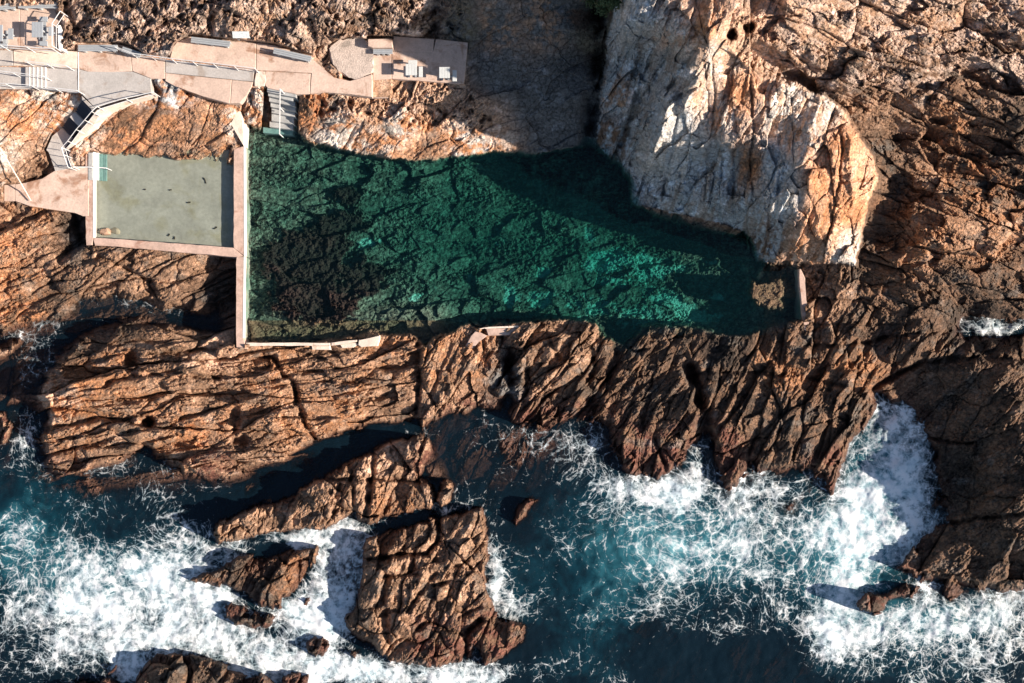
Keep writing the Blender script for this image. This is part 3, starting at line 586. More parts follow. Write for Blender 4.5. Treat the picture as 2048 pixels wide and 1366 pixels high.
def plain(name, col, var=0.15, scale=3.0, rough=0.8, stain=None, metal=0.0, bump=0.02):
    m, n, l, p = new_mat(name)
    g = nd(n, "ShaderNodeNewGeometry")
    t = nd(n, "ShaderNodeTexNoise"); t.inputs["Scale"].default_value = scale; t.inputs["Detail"].default_value = 8; t.inputs["Roughness"].default_value = 0.7
    l.new(g.outputs["Position"], t.inputs["Vector"])
    t2 = nd(n, "ShaderNodeTexNoise"); t2.inputs["Scale"].default_value = scale * 9; t2.inputs["Detail"].default_value = 3
    l.new(g.outputs["Position"], t2.inputs["Vector"])
    r = nd(n, "ShaderNodeMapRange"); r.inputs[1].default_value = 0.3; r.inputs[2].default_value = 0.7; r.inputs[3].default_value = 1 - var; r.inputs[4].default_value = 1 + var
    l.new(t.outputs["Fac"], r.inputs[0])
    r2 = nd(n, "ShaderNodeMapRange"); r2.inputs[1].default_value = 0.3; r2.inputs[2].default_value = 0.7; r2.inputs[3].default_value = 1 - var * 0.5; r2.inputs[4].default_value = 1 + var * 0.5
    l.new(t2.outputs["Fac"], r2.inputs[0])
    mul = math_(n, l, 'MULTIPLY', r.outputs[0], r2.outputs[0])
    base = nd(n, "ShaderNodeRGB"); base.outputs[0].default_value = (*col, 1)
    src = base.outputs[0]
    if stain:
        ts = nd(n, "ShaderNodeTexNoise"); ts.inputs["Scale"].default_value = stain[1]; ts.inputs["Detail"].default_value = 7; ts.inputs["Roughness"].default_value = 0.6; ts.inputs["Distortion"].default_value = 0.6
        l.new(g.outputs["Position"], ts.inputs["Vector"])
        rs = nd(n, "ShaderNodeMapRange"); rs.inputs[1].default_value = stain[2]; rs.inputs[2].default_value = stain[2] + 0.1
        l.new(ts.outputs["Fac"], rs.inputs[0])
        mxx = nd(n, "ShaderNodeMix", data_type='RGBA'); mxx.inputs[7].default_value = (*stain[0], 1)
        l.new(rs.outputs[0], mxx.inputs[0]); l.new(src, mxx.inputs[6]); src = mxx.outputs[2]
    mx = nd(n, "ShaderNodeVectorMath", operation='SCALE'); l.new(src, mx.inputs[0]); l.new(mul, mx.inputs["Scale"])
    l.new(mx.outputs[0], p.inputs["Base Color"])
    p.inputs["Roughness"].default_value = rough; p.inputs["Metallic"].default_value = metal; p.inputs["Specular IOR Level"].default_value = 0.3
    b = nd(n, "ShaderNodeBump"); b.inputs["Strength"].default_value = 0.5; b.inputs["Distance"].default_value = bump
    l.new(t2.outputs["Fac"], b.inputs["Height"]); l.new(b.outputs[0], p.inputs["Normal"])
    return m

M_PATH = plain("pink concrete", (0.55,0.42,0.35), 0.20, 1.1, 0.85, ((0.33,0.20,0.14), 0.8, 0.56))
M_PATHG = plain("grey concrete", (0.42,0.40,0.385), 0.16, 1.2, 0.85, ((0.35,0.31,0.28), 0.9, 0.55))
M_PALE = plain("pale worn concrete", (0.66,0.56,0.48), 0.2, 1.6, 0.85, ((0.46,0.34,0.26), 1.2, 0.57))
M_WALL = plain("stained pool wall concrete", (0.50,0.36,0.30), 0.22, 1.0, 0.85, ((0.36,0.22,0.17), 0.9, 0.55))
M_WHITE = plain("white painted edge", (0.80,0.77,0.73), 0.08, 3.0, 0.7)
M_BENCH = plain("grey bench slats", (0.32,0.35,0.38), 0.06, 4.0, 0.6)
M_TABLE = plain("pale table top", (0.55,0.58,0.58), 0.06, 4.0, 0.6)
M_STEP_SHADE = plain("step concrete in painted shade", (0.045,0.055,0.075), 0.2, 2.5, 0.7)  # near-black colour paints the shade on flights that face away from the sun
M_STEP = plain("weathered step concrete", (0.36,0.37,0.37), 0.25, 2.0, 0.7)
M_RAIL = plain("pale steel rail", (0.74,0.75,0.76), 0.05, 4.0, 0.4, metal=0.2)
M_TEAL = plain("teal painted step", (0.14,0.25,0.24), 0.2, 3.0, 0.6)
M_STONE = plain("tan stone block", (0.46,0.30,0.21), 0.25, 3.0, 0.85, bump=0.05)

# ------------------------------------------------------------------ building helpers
def tag(o, label=None, cat=None, group=None, kind=None):
    if label: o["label"] = label
    if cat: o["category"] = cat
    if group: o["group"] = group
    if kind: o["kind"] = kind
    return o
def at(px, py, z):
    """world point that lies over photo pixel (px, py) when its height is z"""
    s = (H - z) / H
    return Vector(((px - 1024) / K * s, (683 - py) / K * s, z))
def link_mesh(name, bm, mat, parent=None):
    me = bpy.data.meshes.new(name); bm.to_mesh(me); bm.free()
    me.materials.append(mat)
    o = bpy.data.objects.new(name, me); C.collection.objects.link(o)
    if parent: o.parent = parent; 
    return o
def empty(name, loc, rz=0):
    o = bpy.data.objects.new(name, None); C.collection.objects.link(o)
    o.location = loc; o.rotation_euler = (0, 0, rz); o.empty_display_size = 0.3
    return o
def add_box(bm, c, s, rz=0, bev=0.0):
    v = []
    for sx in (-.5, .5):
        for sy in (-.5, .5):
            for sz in (-.5, .5):
                x, y = sx * s[0], sy * s[1]
                v.append(bm.verts.new((c[0] + x * math.cos(rz) - y * math.sin(rz), c[1] + x * math.sin(rz) + y * math.cos(rz), c[2] + sz * s[2])))
    f = [bm.faces.new([v[i] for i in q]) for q in ((0,1,3,2),(4,6,7,5),(0,4,5,1),(2,3,7,6),(0,2,6,4),(1,5,7,3))]
    if bev > 0:
        ed = list({e for q in f for e in q.edges})
        bmesh.ops.bevel(bm, geom=ed, offset=bev, segments=1, affect='EDGES')
def add_tube(bm, pts, r, seg=8):
    rings = []
    for i, p in enumerate(pts):
        p = Vector(p)
        d = (Vector(pts[min(i + 1, len(pts) - 1)]) - Vector(pts[max(i - 1, 0)])).normalized()
        up = Vector((0, 0, 1)) if abs(d.z) < 0.9 else Vector((1, 0, 0))
        a = d.cross(up).normalized(); b = d.cross(a)
        rings.append([bm.verts.new(p + (a * math.cos(t) + b * math.sin(t)) * r) for t in [2 * math.pi * k / seg for k in range(seg)]])
    for A, B in zip(rings, rings[1:]):
        for k in range(seg): bm.faces.new((A[k], A[(k + 1) % seg], B[(k + 1) % seg], B[k]))
    bm.faces.new(rings[0][::-1]); bm.faces.new(rings[-1])
def add_prism(bm, poly, z0, z1, zfun=None, jitter=0.0, sub=0.0, bev=0.0):
    """slab whose top outline covers the given photo pixels"""
    pts = []
    n = len(poly)
    for i in range(n):
        a = poly[i]; b = poly[(i + 1) % n]
        k = 1 if sub == 0 else max(1, int(math.hypot(b[0] - a[0], b[1] - a[1]) / sub))
        for j in range(k):
            t = j / k
            jx = random.uniform(-1, 1) * jitter; jy = random.uniform(-1, 1) * jitter
            pts.append((a[0] + (b[0] - a[0]) * t + jx, a[1] + (b[1] - a[1]) * t + jy))
    top = []; bot = []
    for p in pts:
        zt = zfun(*p) if zfun else z1
        w = at(p[0], p[1], zt); top.append(bm.verts.new(w)); bot.append(bm.verts.new((w.x, w.y, z0)))
    n = len(pts)
    area = sum(top[i].co.x * top[(i + 1) % n].co.y - top[(i + 1) % n].co.x * top[i].co.y for i in range(n))
    if area < 0: top.reverse(); bot.reverse()
    ft = bm.faces.new(top); bm.faces.new(bot[::-1])
    for i in range(n): bm.faces.new((top[i], bot[i], bot[(i + 1) % n], top[(i + 1) % n]))
    if bev: bmesh.ops.bevel(bm, geom=list(ft.edges), offset=bev, segments=1, affect='EDGES')

# ------------------------------------------------------------------ terrain meshes
def grid_mesh(name, zf, facemask, mat, attrs, smooth=False, sub=1):
    P = PX[::sub, ::sub]; Q = PY[::sub, ::sub]; Zz = zf[::sub, ::sub]
    ny, nx = P.shape
    fm = facemask[:ny - 1, :nx - 1]
    s = (H - Zz) / H
    co = np.stack([(P - 1024) / K * s, (683 - Q) / K * s, Zz], -1).reshape(-1, 3).astype(f32)
    idx = np.arange(ny * nx).reshape(ny, nx)
    q = np.stack([idx[1:, :-1], idx[1:, 1:], idx[:-1, 1:], idx[:-1, :-1]], -1)[fm]
    used = np.zeros(ny * nx, bool); used[q.ravel()] = True
    remap = np.cumsum(used) - 1
    q = remap[q].astype(np.int32); co = co[used]
    me = bpy.data.meshes.new(name)
    me.vertices.add(len(co)); me.vertices.foreach_set("co", co.ravel())
    me.loops.add(q.size); me.loops.foreach_set("vertex_index", q.ravel())
    me.polygons.add(len(q)); me.polygons.foreach_set("loop_start", np.arange(0, q.size, 4, dtype=np.int32))
    me.polygons.foreach_set("use_smooth", np.full(len(q), smooth))
    me.update(calc_edges=True)
    for k, (typ, arr) in attrs.items():
        a = arr[::sub, ::sub]
        if typ == 'c':
            a = a.reshape(-1, 3)[used]; a = np.concatenate([a, np.ones((len(a), 1), f32)], 1)
            at_ = me.attributes.new(k, 'FLOAT_COLOR', 'POINT'); at_.data.foreach_set("color", a.astype(f32).ravel())
        elif typ == 'v':
            at_ = me.attributes.new(k, 'FLOAT_VECTOR', 'POINT'); at_.data.foreach_set("vector", a.reshape(-1, 3)[used].astype(f32).ravel())
        else:
            at_ = me.attributes.new(k, 'FLOAT', 'POINT'); at_.data.foreach_set("value", a.reshape(-1)[used].astype(f32))
    me.materials.append(mat)
    o = bpy.data.objects.new(name, me); C.collection.objects.link(o)
    return o

def quads_from(vm):   # face mask from vertex mask: all four
    return vm[1:, 1:] & vm[:-1, 1:] & vm[1:, :-1] & vm[:-1, :-1]
fid = RID[:-1, :-1]
attrs = dict(col=('c', COL), wet=('f', wet.astype(f32)))
CLIFF = W_mass > 0.5
fcl = CLIFF[:-1, :-1] & (fid == 0)
tag(grid_mesh("rocky_ground", hz, (fid == 0) & ~fcl, M_ROCK, attrs), "brown and orange rock shelf around the tidal pools", kind="structure")
tag(grid_mesh("cliff", hz, fcl, M_ROCK, attrs), "tall pale cliff rising above the green pool", kind="structure")
for k, (nm, poly, top, lab) in enumerate(ROCKS):
    fmk = fid == k + 1
    if fmk.any():
        tag(grid_mesh(nm, hz, fmk, M_ROCK, attrs), lab, "rock", "rocks standing in the surf")

# ------------------------------------------------------------------ sea
FO = [(680,1120,30,70,1.2),(650,1200,40,60,1.2),(600,1320,160,22,1.1),(700,1345,260,20,1.3),(590,1075,60,14,1.0),(470,1275,110,24,1.0),(330,1190,120,60,.9),(250,1190,150,75,1.25),(330,1130,90,50,.8),(150,1230,110,60,.8),(60,1180,90,80,.55),(30,1060,70,60,.65),(120,1100,90,40,.4),(300,985,50,26,.75),(180,1010,50,24,.5),(110,960,60,30,.3),(45,870,26,44,.8),(20,930,50,30,.6),
      (340,1040,50,30,.7),(400,1080,50,30,.7),(60,1290,70,50,.6),(100,1340,60,30,.7),(190,1300,70,30,.8),(250,1330,40,40,1.2),(330,1270,120,24,1.0),(470,1290,90,20,1.1),(560,1310,80,24,1.2),(400,1200,50,40,1.2),
      (470,1090,26,26,.9),(440,1120,40,20,.8),(600,1070,50,18,.9),(650,1085,50,24,1.2),(690,1080,36,50,1.2),(670,1150,36,60,1.1),(640,1210,44,50,1.1),(590,1250,40,50,1.0),(560,1210,30,18,.9),(660,1260,40,40,.8),(700,1250,20,30,.5),
      (640,1345,60,24,1.3),(740,1345,90,20,1.3),(860,1352,90,14,1.1),(920,1350,60,20,1.0),(1000,1330,30,20,.8),(860,1290,40,16,.4),(940,1290,10,40,.7),(860,1022,70,7,.9),(920,1010,30,14,.6),(765,1050,40,9,.9),
      (985,1140,14,50,1.1),(1010,1190,30,40,.9),(1040,1210,40,40,.75),(1080,1210,60,30,.4),(1050,1120,60,22,.45),(990,1060,26,40,.5),(855,855,30,12,.6),(980,850,24,20,.7),(1030,870,50,20,.6),(1110,880,60,26,.55),(1050,930,50,30,.4),
      (960,900,50,50,.25),(940,1000,60,30,.25),(1150,940,60,60,.35),(1180,880,24,40,.6),(1190,960,40,60,.6),(1240,960,30,30,.9),(1290,985,60,26,1.1),(1380,960,40,34,1.1),(1400,910,18,30,1.0),(1230,1040,80,40,.45),(1140,1080,60,30,.45),
      (1330,1040,80,50,.75),(1420,1030,80,50,.85),(1520,970,60,30,1.0),(1620,960,30,24,.7),(1520,1060,90,50,.9),(1620,1060,80,50,.95),(1420,1120,110,40,.8),(1560,1140,90,30,.7),(1340,1150,60,50,.6),(1270,1130,40,60,.4),(1300,1220,60,40,.45),
      (1440,1210,100,40,.6),(1440,1255,70,16,.7),(1560,1200,60,30,.5),(1200,1250,40,60,.35),(1160,1200,40,80,.25),(1130,1330,60,30,.25),(1230,1330,40,30,.3),(1740,880,50,60,1.1),(1790,840,40,40,1.3),(1820,900,40,60,1.3),(1830,980,50,50,1.15),
      (1760,980,60,60,1.0),(1700,1010,50,50,1.1),(1780,1050,80,60,1.0),(1850,1040,34,24,1.2),(1810,1100,30,40,1.1),(1740,1110,60,40,.75),(1700,1120,40,60,1.1),(1690,1200,50,50,1.1),(1660,1240,50,50,1.2),(1700,1280,70,30,1.0),(1770,1260,70,30,1.0),
      (1850,1180,30,24,1.0),(1850,1240,60,30,1.0),(1930,1230,80,34,1.25),(2020,1210,60,40,1.0),(2030,1270,60,40,.8),(1930,1300,100,24,.6),(1780,1320,80,30,.5),(1850,1350,120,30,.45),(1980,1345,90,30,.55),(1720,1350,40,20,.35),
      (290,598,50,12,.6),(340,622,34,10,.8),(230,600,60,14,.4),(100,650,70,14,.9),(30,672,40,14,.95),(90,700,26,60,.5),(60,760,20,60,.4),(150,930,30,14,.4),(215,940,40,12,.9),(180,925,8,18,.9),(330,930,40,10,.8),(440,975,50,10,.4),(1990,650,60,18,1.2),(1640,765,40,8,1.1),(1590,755,20,8,.9)]
TE = [(250,1150,220,90,.9),(40,1080,100,120,.9),(100,1000,160,60,.5),(1400,1090,260,110,1.1),(1270,1100,160,120,.6),(1200,1250,60,120,.7),(1750,950,110,170,1.2),(1700,1150,110,120,1.0),(1900,1240,180,60,1.0),(1080,1010,100,40,.2),(1050,1160,60,60,.5),(1800,1340,200,50,.4),(1500,1340,160,40,.12),(1120,1300,80,90,.4)]
den = np.zeros(PX.shape, f32); tea = np.zeros(PX.shape, f32)
ux = PX + fbm(GX * 0.5, GY * 0.5, 501, 4, 0.6) * 42; uy = PY + fbm(GX * 0.5, GY * 0.5, 502, 4, 0.6) * 42
for x, y, rx, ry, w in FO:
    w = w * 1.3 if w >= 1 else w * 0.9
    j0, j1 = np.searchsorted(ay, [y - 3.2 * ry - 60, y + 3.2 * ry + 60]); i0, i1 = np.searchsorted(ax, [x - 3.2 * rx - 60, x + 3.2 * rx + 60])
    s = (slice(j0, j1), slice(i0, i1))
    den[s] = np.maximum(den[s], 0) + w * 0.85 * np.exp(-(((ux[s] - x) / (rx * 1.15)) ** 2 + ((uy[s] - y) / (ry * 1.15)) ** 2))
for x, y, rx, ry, w in TE:
    tea += 0.8 * w * np.exp(-(((ux - x) / rx) ** 2 + ((uy - y) / ry) ** 2))
outm = np.maximum(np.maximum(-PX, PX - 2048), PY - 1366)
den = np.where(outm > 60, np.maximum(den, 0.45 + 0.5 * fbm(GX * 0.12, GY * 0.12, 503, 3)), den)
den = 1 - np.exp(-den * 1.25)
# shore wash follows the rocks
seaz = 0.10 * fbm(GX * 0.35, GY * 0.5, 601, 3) + 0.05 * fbm(GX * 1.6, GY * 1.9, 602, 3) + 0.16 * den * (0.6 + fbm(GX * 1.1, GY * 1.1, 603, 4, 0.6))
seaz += 0.5 * np.exp(-(((ux - 1820) / 60) ** 2 + ((uy - 930) / 120) ** 2)) + 0.35 * np.exp(-(((ux - 1990) / 70) ** 2 + ((uy - 655) / 20) ** 2)) + 0.9 * np.exp(-(((ux - 1640) / 50) ** 2 + ((uy - 765) / 16) ** 2)) * 0
depth = np.clip(seaz - hz, 0, 5)
alpha = 1 - np.exp(-depth * 1.5)
shore = np.exp(-depth * 5.0)
den = np.clip(den + 0.22 * shore * (den > 0.12), 0, 1)
# swirling coordinates for the foam lace
swx = GX + 1.3 * fbm(GX * 0.22, GY * 0.22, 701, 2, 0.5) + 0.22 * fbm(GX * 0.9, GY * 0.9, 702, 2)
swy = GY + 1.3 * fbm(GX * 0.22, GY * 0.22, 711, 2, 0.5) + 0.22 * fbm(GX * 0.9, GY * 0.9, 712, 2)
SW = np.stack([swx, swy, np.zeros_like(swx)], -1)

def sea_material():
    m, n, l, p = new_mat("sea water and foam")
    fo = nd(n, "ShaderNodeAttribute", attribute_name="foam"); te = nd(n, "ShaderNodeAttribute", attribute_name="teal"); al = nd(n, "ShaderNodeAttribute", attribute_name="alpha"); sw = nd(n, "ShaderNodeAttribute", attribute_name="swirl")
    def vor(scale, rnd=1.0):
        v = nd(n, "ShaderNodeTexVoronoi", feature='DISTANCE_TO_EDGE', voronoi_dimensions='2D'); v.inputs["Scale"].default_value = scale; v.inputs["Randomness"].default_value = rnd
        return v
    dn = nd(n, "ShaderNodeTexNoise"); dn.inputs["Scale"].default_value = 2.6; dn.inputs["Detail"].default_value = 4; dn.inputs["Roughness"].default_value = 0.65
    l.new(sw.outputs["Vector"], dn.inputs["Vector"])
    off = nd(n, "ShaderNodeVectorMath", operation='MULTIPLY_ADD'); l.new(dn.outputs["Color"], off.inputs[0]); off.inputs[1].default_value = (0.22, 0.22, 0); l.new(sw.outputs["Vector"], off.inputs[2])
    v1 = vor(1.25); v2 = vor(2.8); v3 = vor(6.0)
    for v in (v1, v2, v3): l.new(off.outputs[0], v.inputs["Vector"])
    def noise(scale, det, rough, src=sw.outputs["Vector"]):
        t = nd(n, "ShaderNodeTexNoise"); t.inputs["Scale"].default_value = scale; t.inputs["Detail"].default_value = det; t.inputs["Roughness"].default_value = rough
        l.new(src, t.inputs["Vector"]); return math_(n, l, 'SUBTRACT', t.outputs["Fac"], 0.5)
    ps = nd(n, "ShaderNodeNewGeometry").outputs["Position"]
    br = noise(1.1, 8, 0.62); big = noise(0.4, 4, 0.55); fine = noise(6.0, 7, 0.78, ps); mid = noise(2.6, 5, 0.65, ps)
    # local foaminess: traced density broken up by drifting patches
    loc = math_(n, l, 'ADD', fo.outputs["Fac"], math_(n, l, 'MULTIPLY', big, 1.1))
    loc = math_(n, l, 'ADD', loc, math_(n, l, 'MULTIPLY', br, 0.9))
    loc = math_(n, l, 'MULTIPLY', loc, math_(n, l, 'MULTIPLY', fo.outputs["Fac"], 7.0, True))
    def lace(v, k, lo, soft):
        """foam lines along bubble-raft cell borders; they widen with foaminess until the cells close"""
        w = math_(n, l, 'MULTIPLY', math_(n, l, 'SUBTRACT', loc, lo), k)
        d = math_(n, l, 'SUBTRACT', w, v.outputs["Distance"])
        d = math_(n, l, 'ADD', d, math_(n, l, 'ADD', math_(n, l, 'MULTIPLY', fine, 0.36), math_(n, l, 'MULTIPLY', mid, 0.34)))
        return math_(n, l, 'MULTIPLY', d, soft, True)
    foam = math_(n, l, 'MAXIMUM', lace(v1, 0.23, 0.26, 7.0), math_(n, l, 'MULTIPLY', lace(v2, 0.31, 0.34, 6.0), 0.85))
    foam = math_(n, l, 'MAXIMUM', foam, math_(n, l, 'MULTIPLY', lace(v3, 0.40, 0.50, 5.0), 0.6))
    core = math_(n, l, 'MULTIPLY', math_(n, l, 'SUBTRACT', math_(n, l, 'ADD', loc, math_(n, l, 'ADD', math_(n, l, 'MULTIPLY', fine, 0.75), math_(n, l, 'MULTIPLY', mid, 1.0))), 0.66), 2.7, True)
    foam = math_(n, l, 'MAXIMUM', foam, core)
    tot = math_(n, l, 'ADD', foam, loc)
    # water colour
    cr = nd(n, "ShaderNodeValToRGB"); e = cr.color_ramp.elements
    e[0].position = 0; e[0].color = (0.003, 0.010, 0.017, 1); e[1].position = 1; e[1].color = (0.50, 0.68, 0.74, 1)
    for ps_, c in ((0.3, (0.004, 0.028, 0.044, 1)), (0.6, (0.025, 0.12, 0.16, 1)), (0.8, (0.16, 0.36, 0.42, 1))): x = e.new(ps_); x.color = c
    tn = math_(n, l, 'ADD', te.outputs["Fac"], math_(n, l, 'MULTIPLY', br, 0.8))
    tn = math_(n, l, 'ADD', math_(n, l, 'MULTIPLY', tn, 0.5), math_(n, l, 'MULTIPLY', math_(n, l, 'SUBTRACT', loc, 0.45), 0.42), True)
    l.new(tn, cr.inputs[0])
    mix = nd(n, "ShaderNodeMix", data_type='RGBA'); l.new(foam, mix.inputs[0]); l.new(cr.outputs[0], mix.inputs[6])
    fc = nd(n, "ShaderNodeMapRange"); fc.inputs[1].default_value = -0.16; fc.inputs[2].default_value = 0.12; l.new(math_(n, l, 'ADD', br, math_(n, l, 'MULTIPLY', mid, 0.5)), fc.inputs[0])
    fm_ = nd(n, "ShaderNodeMix", data_type='RGBA'); fm_.inputs[6].default_value = (0.44, 0.59, 0.67, 1); fm_.inputs[7].default_value = (0.76, 0.80, 0.83, 1); l.new(fc.outputs[0], fm_.inputs[0]); l.new(fm_.outputs[2], mix.inputs[7])
    l.new(mix.outputs[2], p.inputs["Base Color"])
    rg = nd(n, "ShaderNodeMapRange"); rg.inputs[3].default_value = 0.12; rg.inputs[4].default_value = 0.75; l.new(foam, rg.inputs[0]); l.new(rg.outputs[0], p.inputs["Roughness"])
    a2 = math_(n, l, 'MAXIMUM', al.outputs["Fac"], foam); l.new(a2, p.inputs["Alpha"])
    wv = nd(n, "ShaderNodeTexNoise"); wv.inputs["Scale"].default_value = 3.0; wv.inputs["Detail"].default_value = 5; l.new(sw.outputs["Vector"], wv.inputs["Vector"])
    hh = math_(n, l, 'ADD', math_(n, l, 'MULTIPLY', wv.outputs["Fac"], 0.25), math_(n, l, 'MULTIPLY', tot, 0.35))
    b = nd(n, "ShaderNodeBump"); b.inputs["Strength"].default_value = 0.4; b.inputs["Distance"].default_value = 0.10; p.inputs["Specular IOR Level"].default_value = 0.25; l.new(hh, b.inputs["Height"]); l.new(b.outputs[0], p.inputs["Normal"])
    return m
pool_near = sdf([(485,200),(1620,200),(1612,680),(1290,680),(1250,700),(1200,680),(485,688)], 0, 20) > -15
keep = ~pool_near & ((coast < 60) | ((PX > 1880) & (PY > 620) & (PY < 700)) ) & (hz < seaz + 1.2)
keep = keep | (outm > 200) & (PY > 700)
fs = keep[::2, ::2]; fs = fs[1:, 1:] & fs[:-1, :-1]
sea = grid_mesh("sea", seaz, fs, sea_material(), dict(foam=('f', den), teal=('f', np.clip(tea, 0, 1.3)), alpha=('f', alpha.astype(f32)), swirl=('v', SW)), smooth=True, sub=2)
tag(sea, "dark teal sea with white breaking foam", kind="structure")

# ------------------------------------------------------------------ pool water (transparent, tinted by its depth)
def pool_material(name, tint, k, scat):
    m, n, l, p = new_mat(name)
    n.remove(p)
    out = n["Material Output"]
    dp = nd(n, "ShaderNodeAttribute", attribute_name="depth")
    cols = []
    for c in tint:
        e = math_(n, l, 'POWER', c, math_(n, l, 'MULTIPLY', dp.outputs["Fac"], k)); cols.append(e)
    cmb = nd(n, "ShaderNodeCombineColor")
    for i in range(3): l.new(cols[i], cmb.inputs[i])
    tr = nd(n, "ShaderNodeBsdfTransparent"); l.new(cmb.outputs[0], tr.inputs[0])
    df = nd(n, "ShaderNodeBsdfDiffuse"); df.inputs[0].default_value = (*scat, 1)
    mf = math_(n, l, 'SUBTRACT', 1.0, math_(n, l, 'POWER', 0.93, dp.outputs["Fac"]))
    mx = nd(n, "ShaderNodeMixShader"); l.new(mf, mx.inputs[0]); l.new(tr.outputs[0], mx.inputs[1]); l.new(df.outputs[0], mx.inputs[2])
    gl = nd(n, "ShaderNodeBsdfGlossy"); gl.inputs["Roughness"].default_value = 0.06
    wv = nd(n, "ShaderNodeTexNoise"); wv.inputs["Scale"].default_value = 5.0; wv.inputs["Detail"].default_value = 3
    g = nd(n, "ShaderNodeNewGeometry"); l.new(g.outputs["Position"], wv.inputs["Vector"])
    b = nd(n, "ShaderNodeBump"); b.inputs["Strength"].default_value = 0.15; b.inputs["Distance"].default_value = 0.03; l.new(wv.outputs["Fac"], b.inputs["Height"])
    l.new(b.outputs[0], gl.inputs["Normal"])
    dt = nd(n, "ShaderNodeVectorMath", operation='DOT_PRODUCT'); l.new(g.outputs["Incoming"], dt.inputs[0]); l.new(g.outputs["Normal"], dt.inputs[1])
    fz = math_(n, l, 'POWER', math_(n, l, 'SUBTRACT', 1.0, math_(n, l, 'ABSOLUTE', dt.outputs["Value"])), 5.0)
    fz = math_(n, l, 'ADD', math_(n, l, 'MULTIPLY', fz, 0.98), 0.02, True)
    m2 = nd(n, "ShaderNodeMixShader"); l.new(fz, m2.inputs[0]); l.new(mx.outputs[0], m2.inputs[1]); l.new(gl.outputs[0], m2.inputs[2])
    l.new(m2.outputs[0], out.inputs["Surface"])
    return m
zz = np.full(PX.shape, POOLZ, f32)
pm = (sdf([(488,240),(1200,240),(1300,300),(1620,440),(1608,668),(1290,700),(1230,720),(1190,690),(488,684)], 0, 20) > 0) & (ps > -16)
pf = pm[::2, ::2]; pf = pf[1:, 1:] & pf[:-1, :-1] & pf[1:, :-1] & pf[:-1, 1:]
pw = grid_mesh("pool_water", zz, pf, pool_material("clear green pool water", (0.40, 0.75, 0.73), 0.70, (0.001, 0.024, 0.030)), dict(depth=('f', np.clip(POOLZ - hz, 0, 6))), smooth=True, sub=2)
tag(pw, "clear green water of the big tidal pool", kind="structure")
zz2 = np.full(PX.shape, SMALLZ, f32)
bm = bmesh.new()
vs = [bm.verts.new(at(x, y, SMALLZ)) for x, y in ((187,302),(187,475),(468,496),(468,302))]
bm.faces.new(vs)
o = link_mesh("paddling_pool_water", bm, pool_material("shallow pool water", (0.85, 0.95, 0.90), 0.6, (0.05, 0.06, 0.05)))
me = o.data; a_ = me.attributes.new("depth", 'FLOAT', 'POINT'); a_.data.foreach_set("value", np.full(4, 0.4, f32))
tag(o, "calm grey green water of the small square pool", kind="structure")

# ------------------------------------------------------------------ concrete: paths, slabs, walls
def slab(name, poly, z0, z1, mat, label=None, cat=None, kind=None, zfun=None, jitter=0.0, sub=0.0, group=None, parent=None, bev=0.02):
    bm = bmesh.new(); add_prism(bm, poly, z0, z1, zfun, jitter, sub, bev)
    o = link_mesh(name, bm, mat, parent)
    return tag(o, label, cat, group, kind)
# main path is cast in bays with joints between them
P_Z = 4.06
slab("path", [(-60,99),(24,99),(26,131),(-60,131)], 3.6, P_Z, M_PATHG, "pink and grey concrete footpath along the rocks", kind="structure")
slab("path", [(26.6,99),(125,101),(154.5,103),(154.5,137),(26.6,131)], 3.6, P_Z, M_PALE, kind="structure")
slab("path", [(-60,131.6),(154.5,137.6),(156.5,184),(75,178),(-60,178)], 3.6, P_Z - 0.012, M_PATHG, kind="structure")
slab("path", [(157.5,103),(153,100),(154,88),(236,88),(258,94),(288,111),(262,112),(264,142),(225,144),(175,143),(157.5,137)], 3.6, P_Z, M_PATH, kind="structure")
slab("path", [(157.5,138),(175,144),(264,142.8),(301,157),(303,187),(260,195),(215,205),(190,216),(172,196),(157.5,184)], 3.6, P_Z - 0.01, M_PATHG, kind="structure")
slab("path", [(262.8,112),(300,112),(330,119),(330,157),(318,157),(302,157),(264.8,142)], 3.6, P_Z, M_PATH, kind="structure")
slab("path", [(330.6,119),(508,142),(506,163),(330.6,145)], 3.6, P_Z + 0.01, M_PATHG, kind="structure")
slab("path", [(330.6,145.8),(463,160),(460,206),(455,206),(405,192),(350,172),(330.6,162)], 3.6, P_Z, M_PATH, kind="structure")
slab("path", [(464,160),(506,164),(502,176),(493,190),(480,206),(461,206)], 3.6, P_Z - 0.008, M_PATH, kind="structure")
slab("path", [(340,116),(346,94),(354,84),(380,73),(462,83),(512,86),(512,139)], 3.6, P_Z + 0.004, M_PATH, kind="structure")
slab("path", [(513,86),(548,91),(626,115),(624,146),(513,140)], 3.6, P_Z, M_PATH, kind="structure")
slab("path", [(513,141),(530,143),(532,162),(528,172),(509,172),(509,160)], 3.6, P_Z + 0.02, M_PALE, kind="structure")
slab("path", [(531,142.5),(621,147),(619,188),(592,188),(535,176),(530,170),(533,162)], 3.6, P_Z - 0.006, M_PATH, kind="structure")
slab("path", [(624.8,118),(648,138),(668,156),(700,163),(716,158),(744,148),(744,194),(700,188),(650,184),(620,187)], 3.6, P_Z, M_PATH, kind="structure")
slab("terrace", [(-60,18),(39,16),(39,96),(-60,94)], 4.2, 4.66, M_PATH, kind="structure")
slab("terrace", [(39.8,16),(108,12),(119,48),(124,62),(119,80),(123,99),(39.8,96)], 4.2, 4.655, M_PATH, kind="structure")
slab("terrace_kerb", [(115,50),(120,50),(125,62),(121,80),(126,101),(117,99),(116,80)], 4.2, 4.80, M_WHITE, kind="structure")
slab("path_joint", [(154.6,104),(157.3,104),(157.3,184),(156.7,184)], 3.7, P_Z + 0.015, M_WHITE, kind="structure")
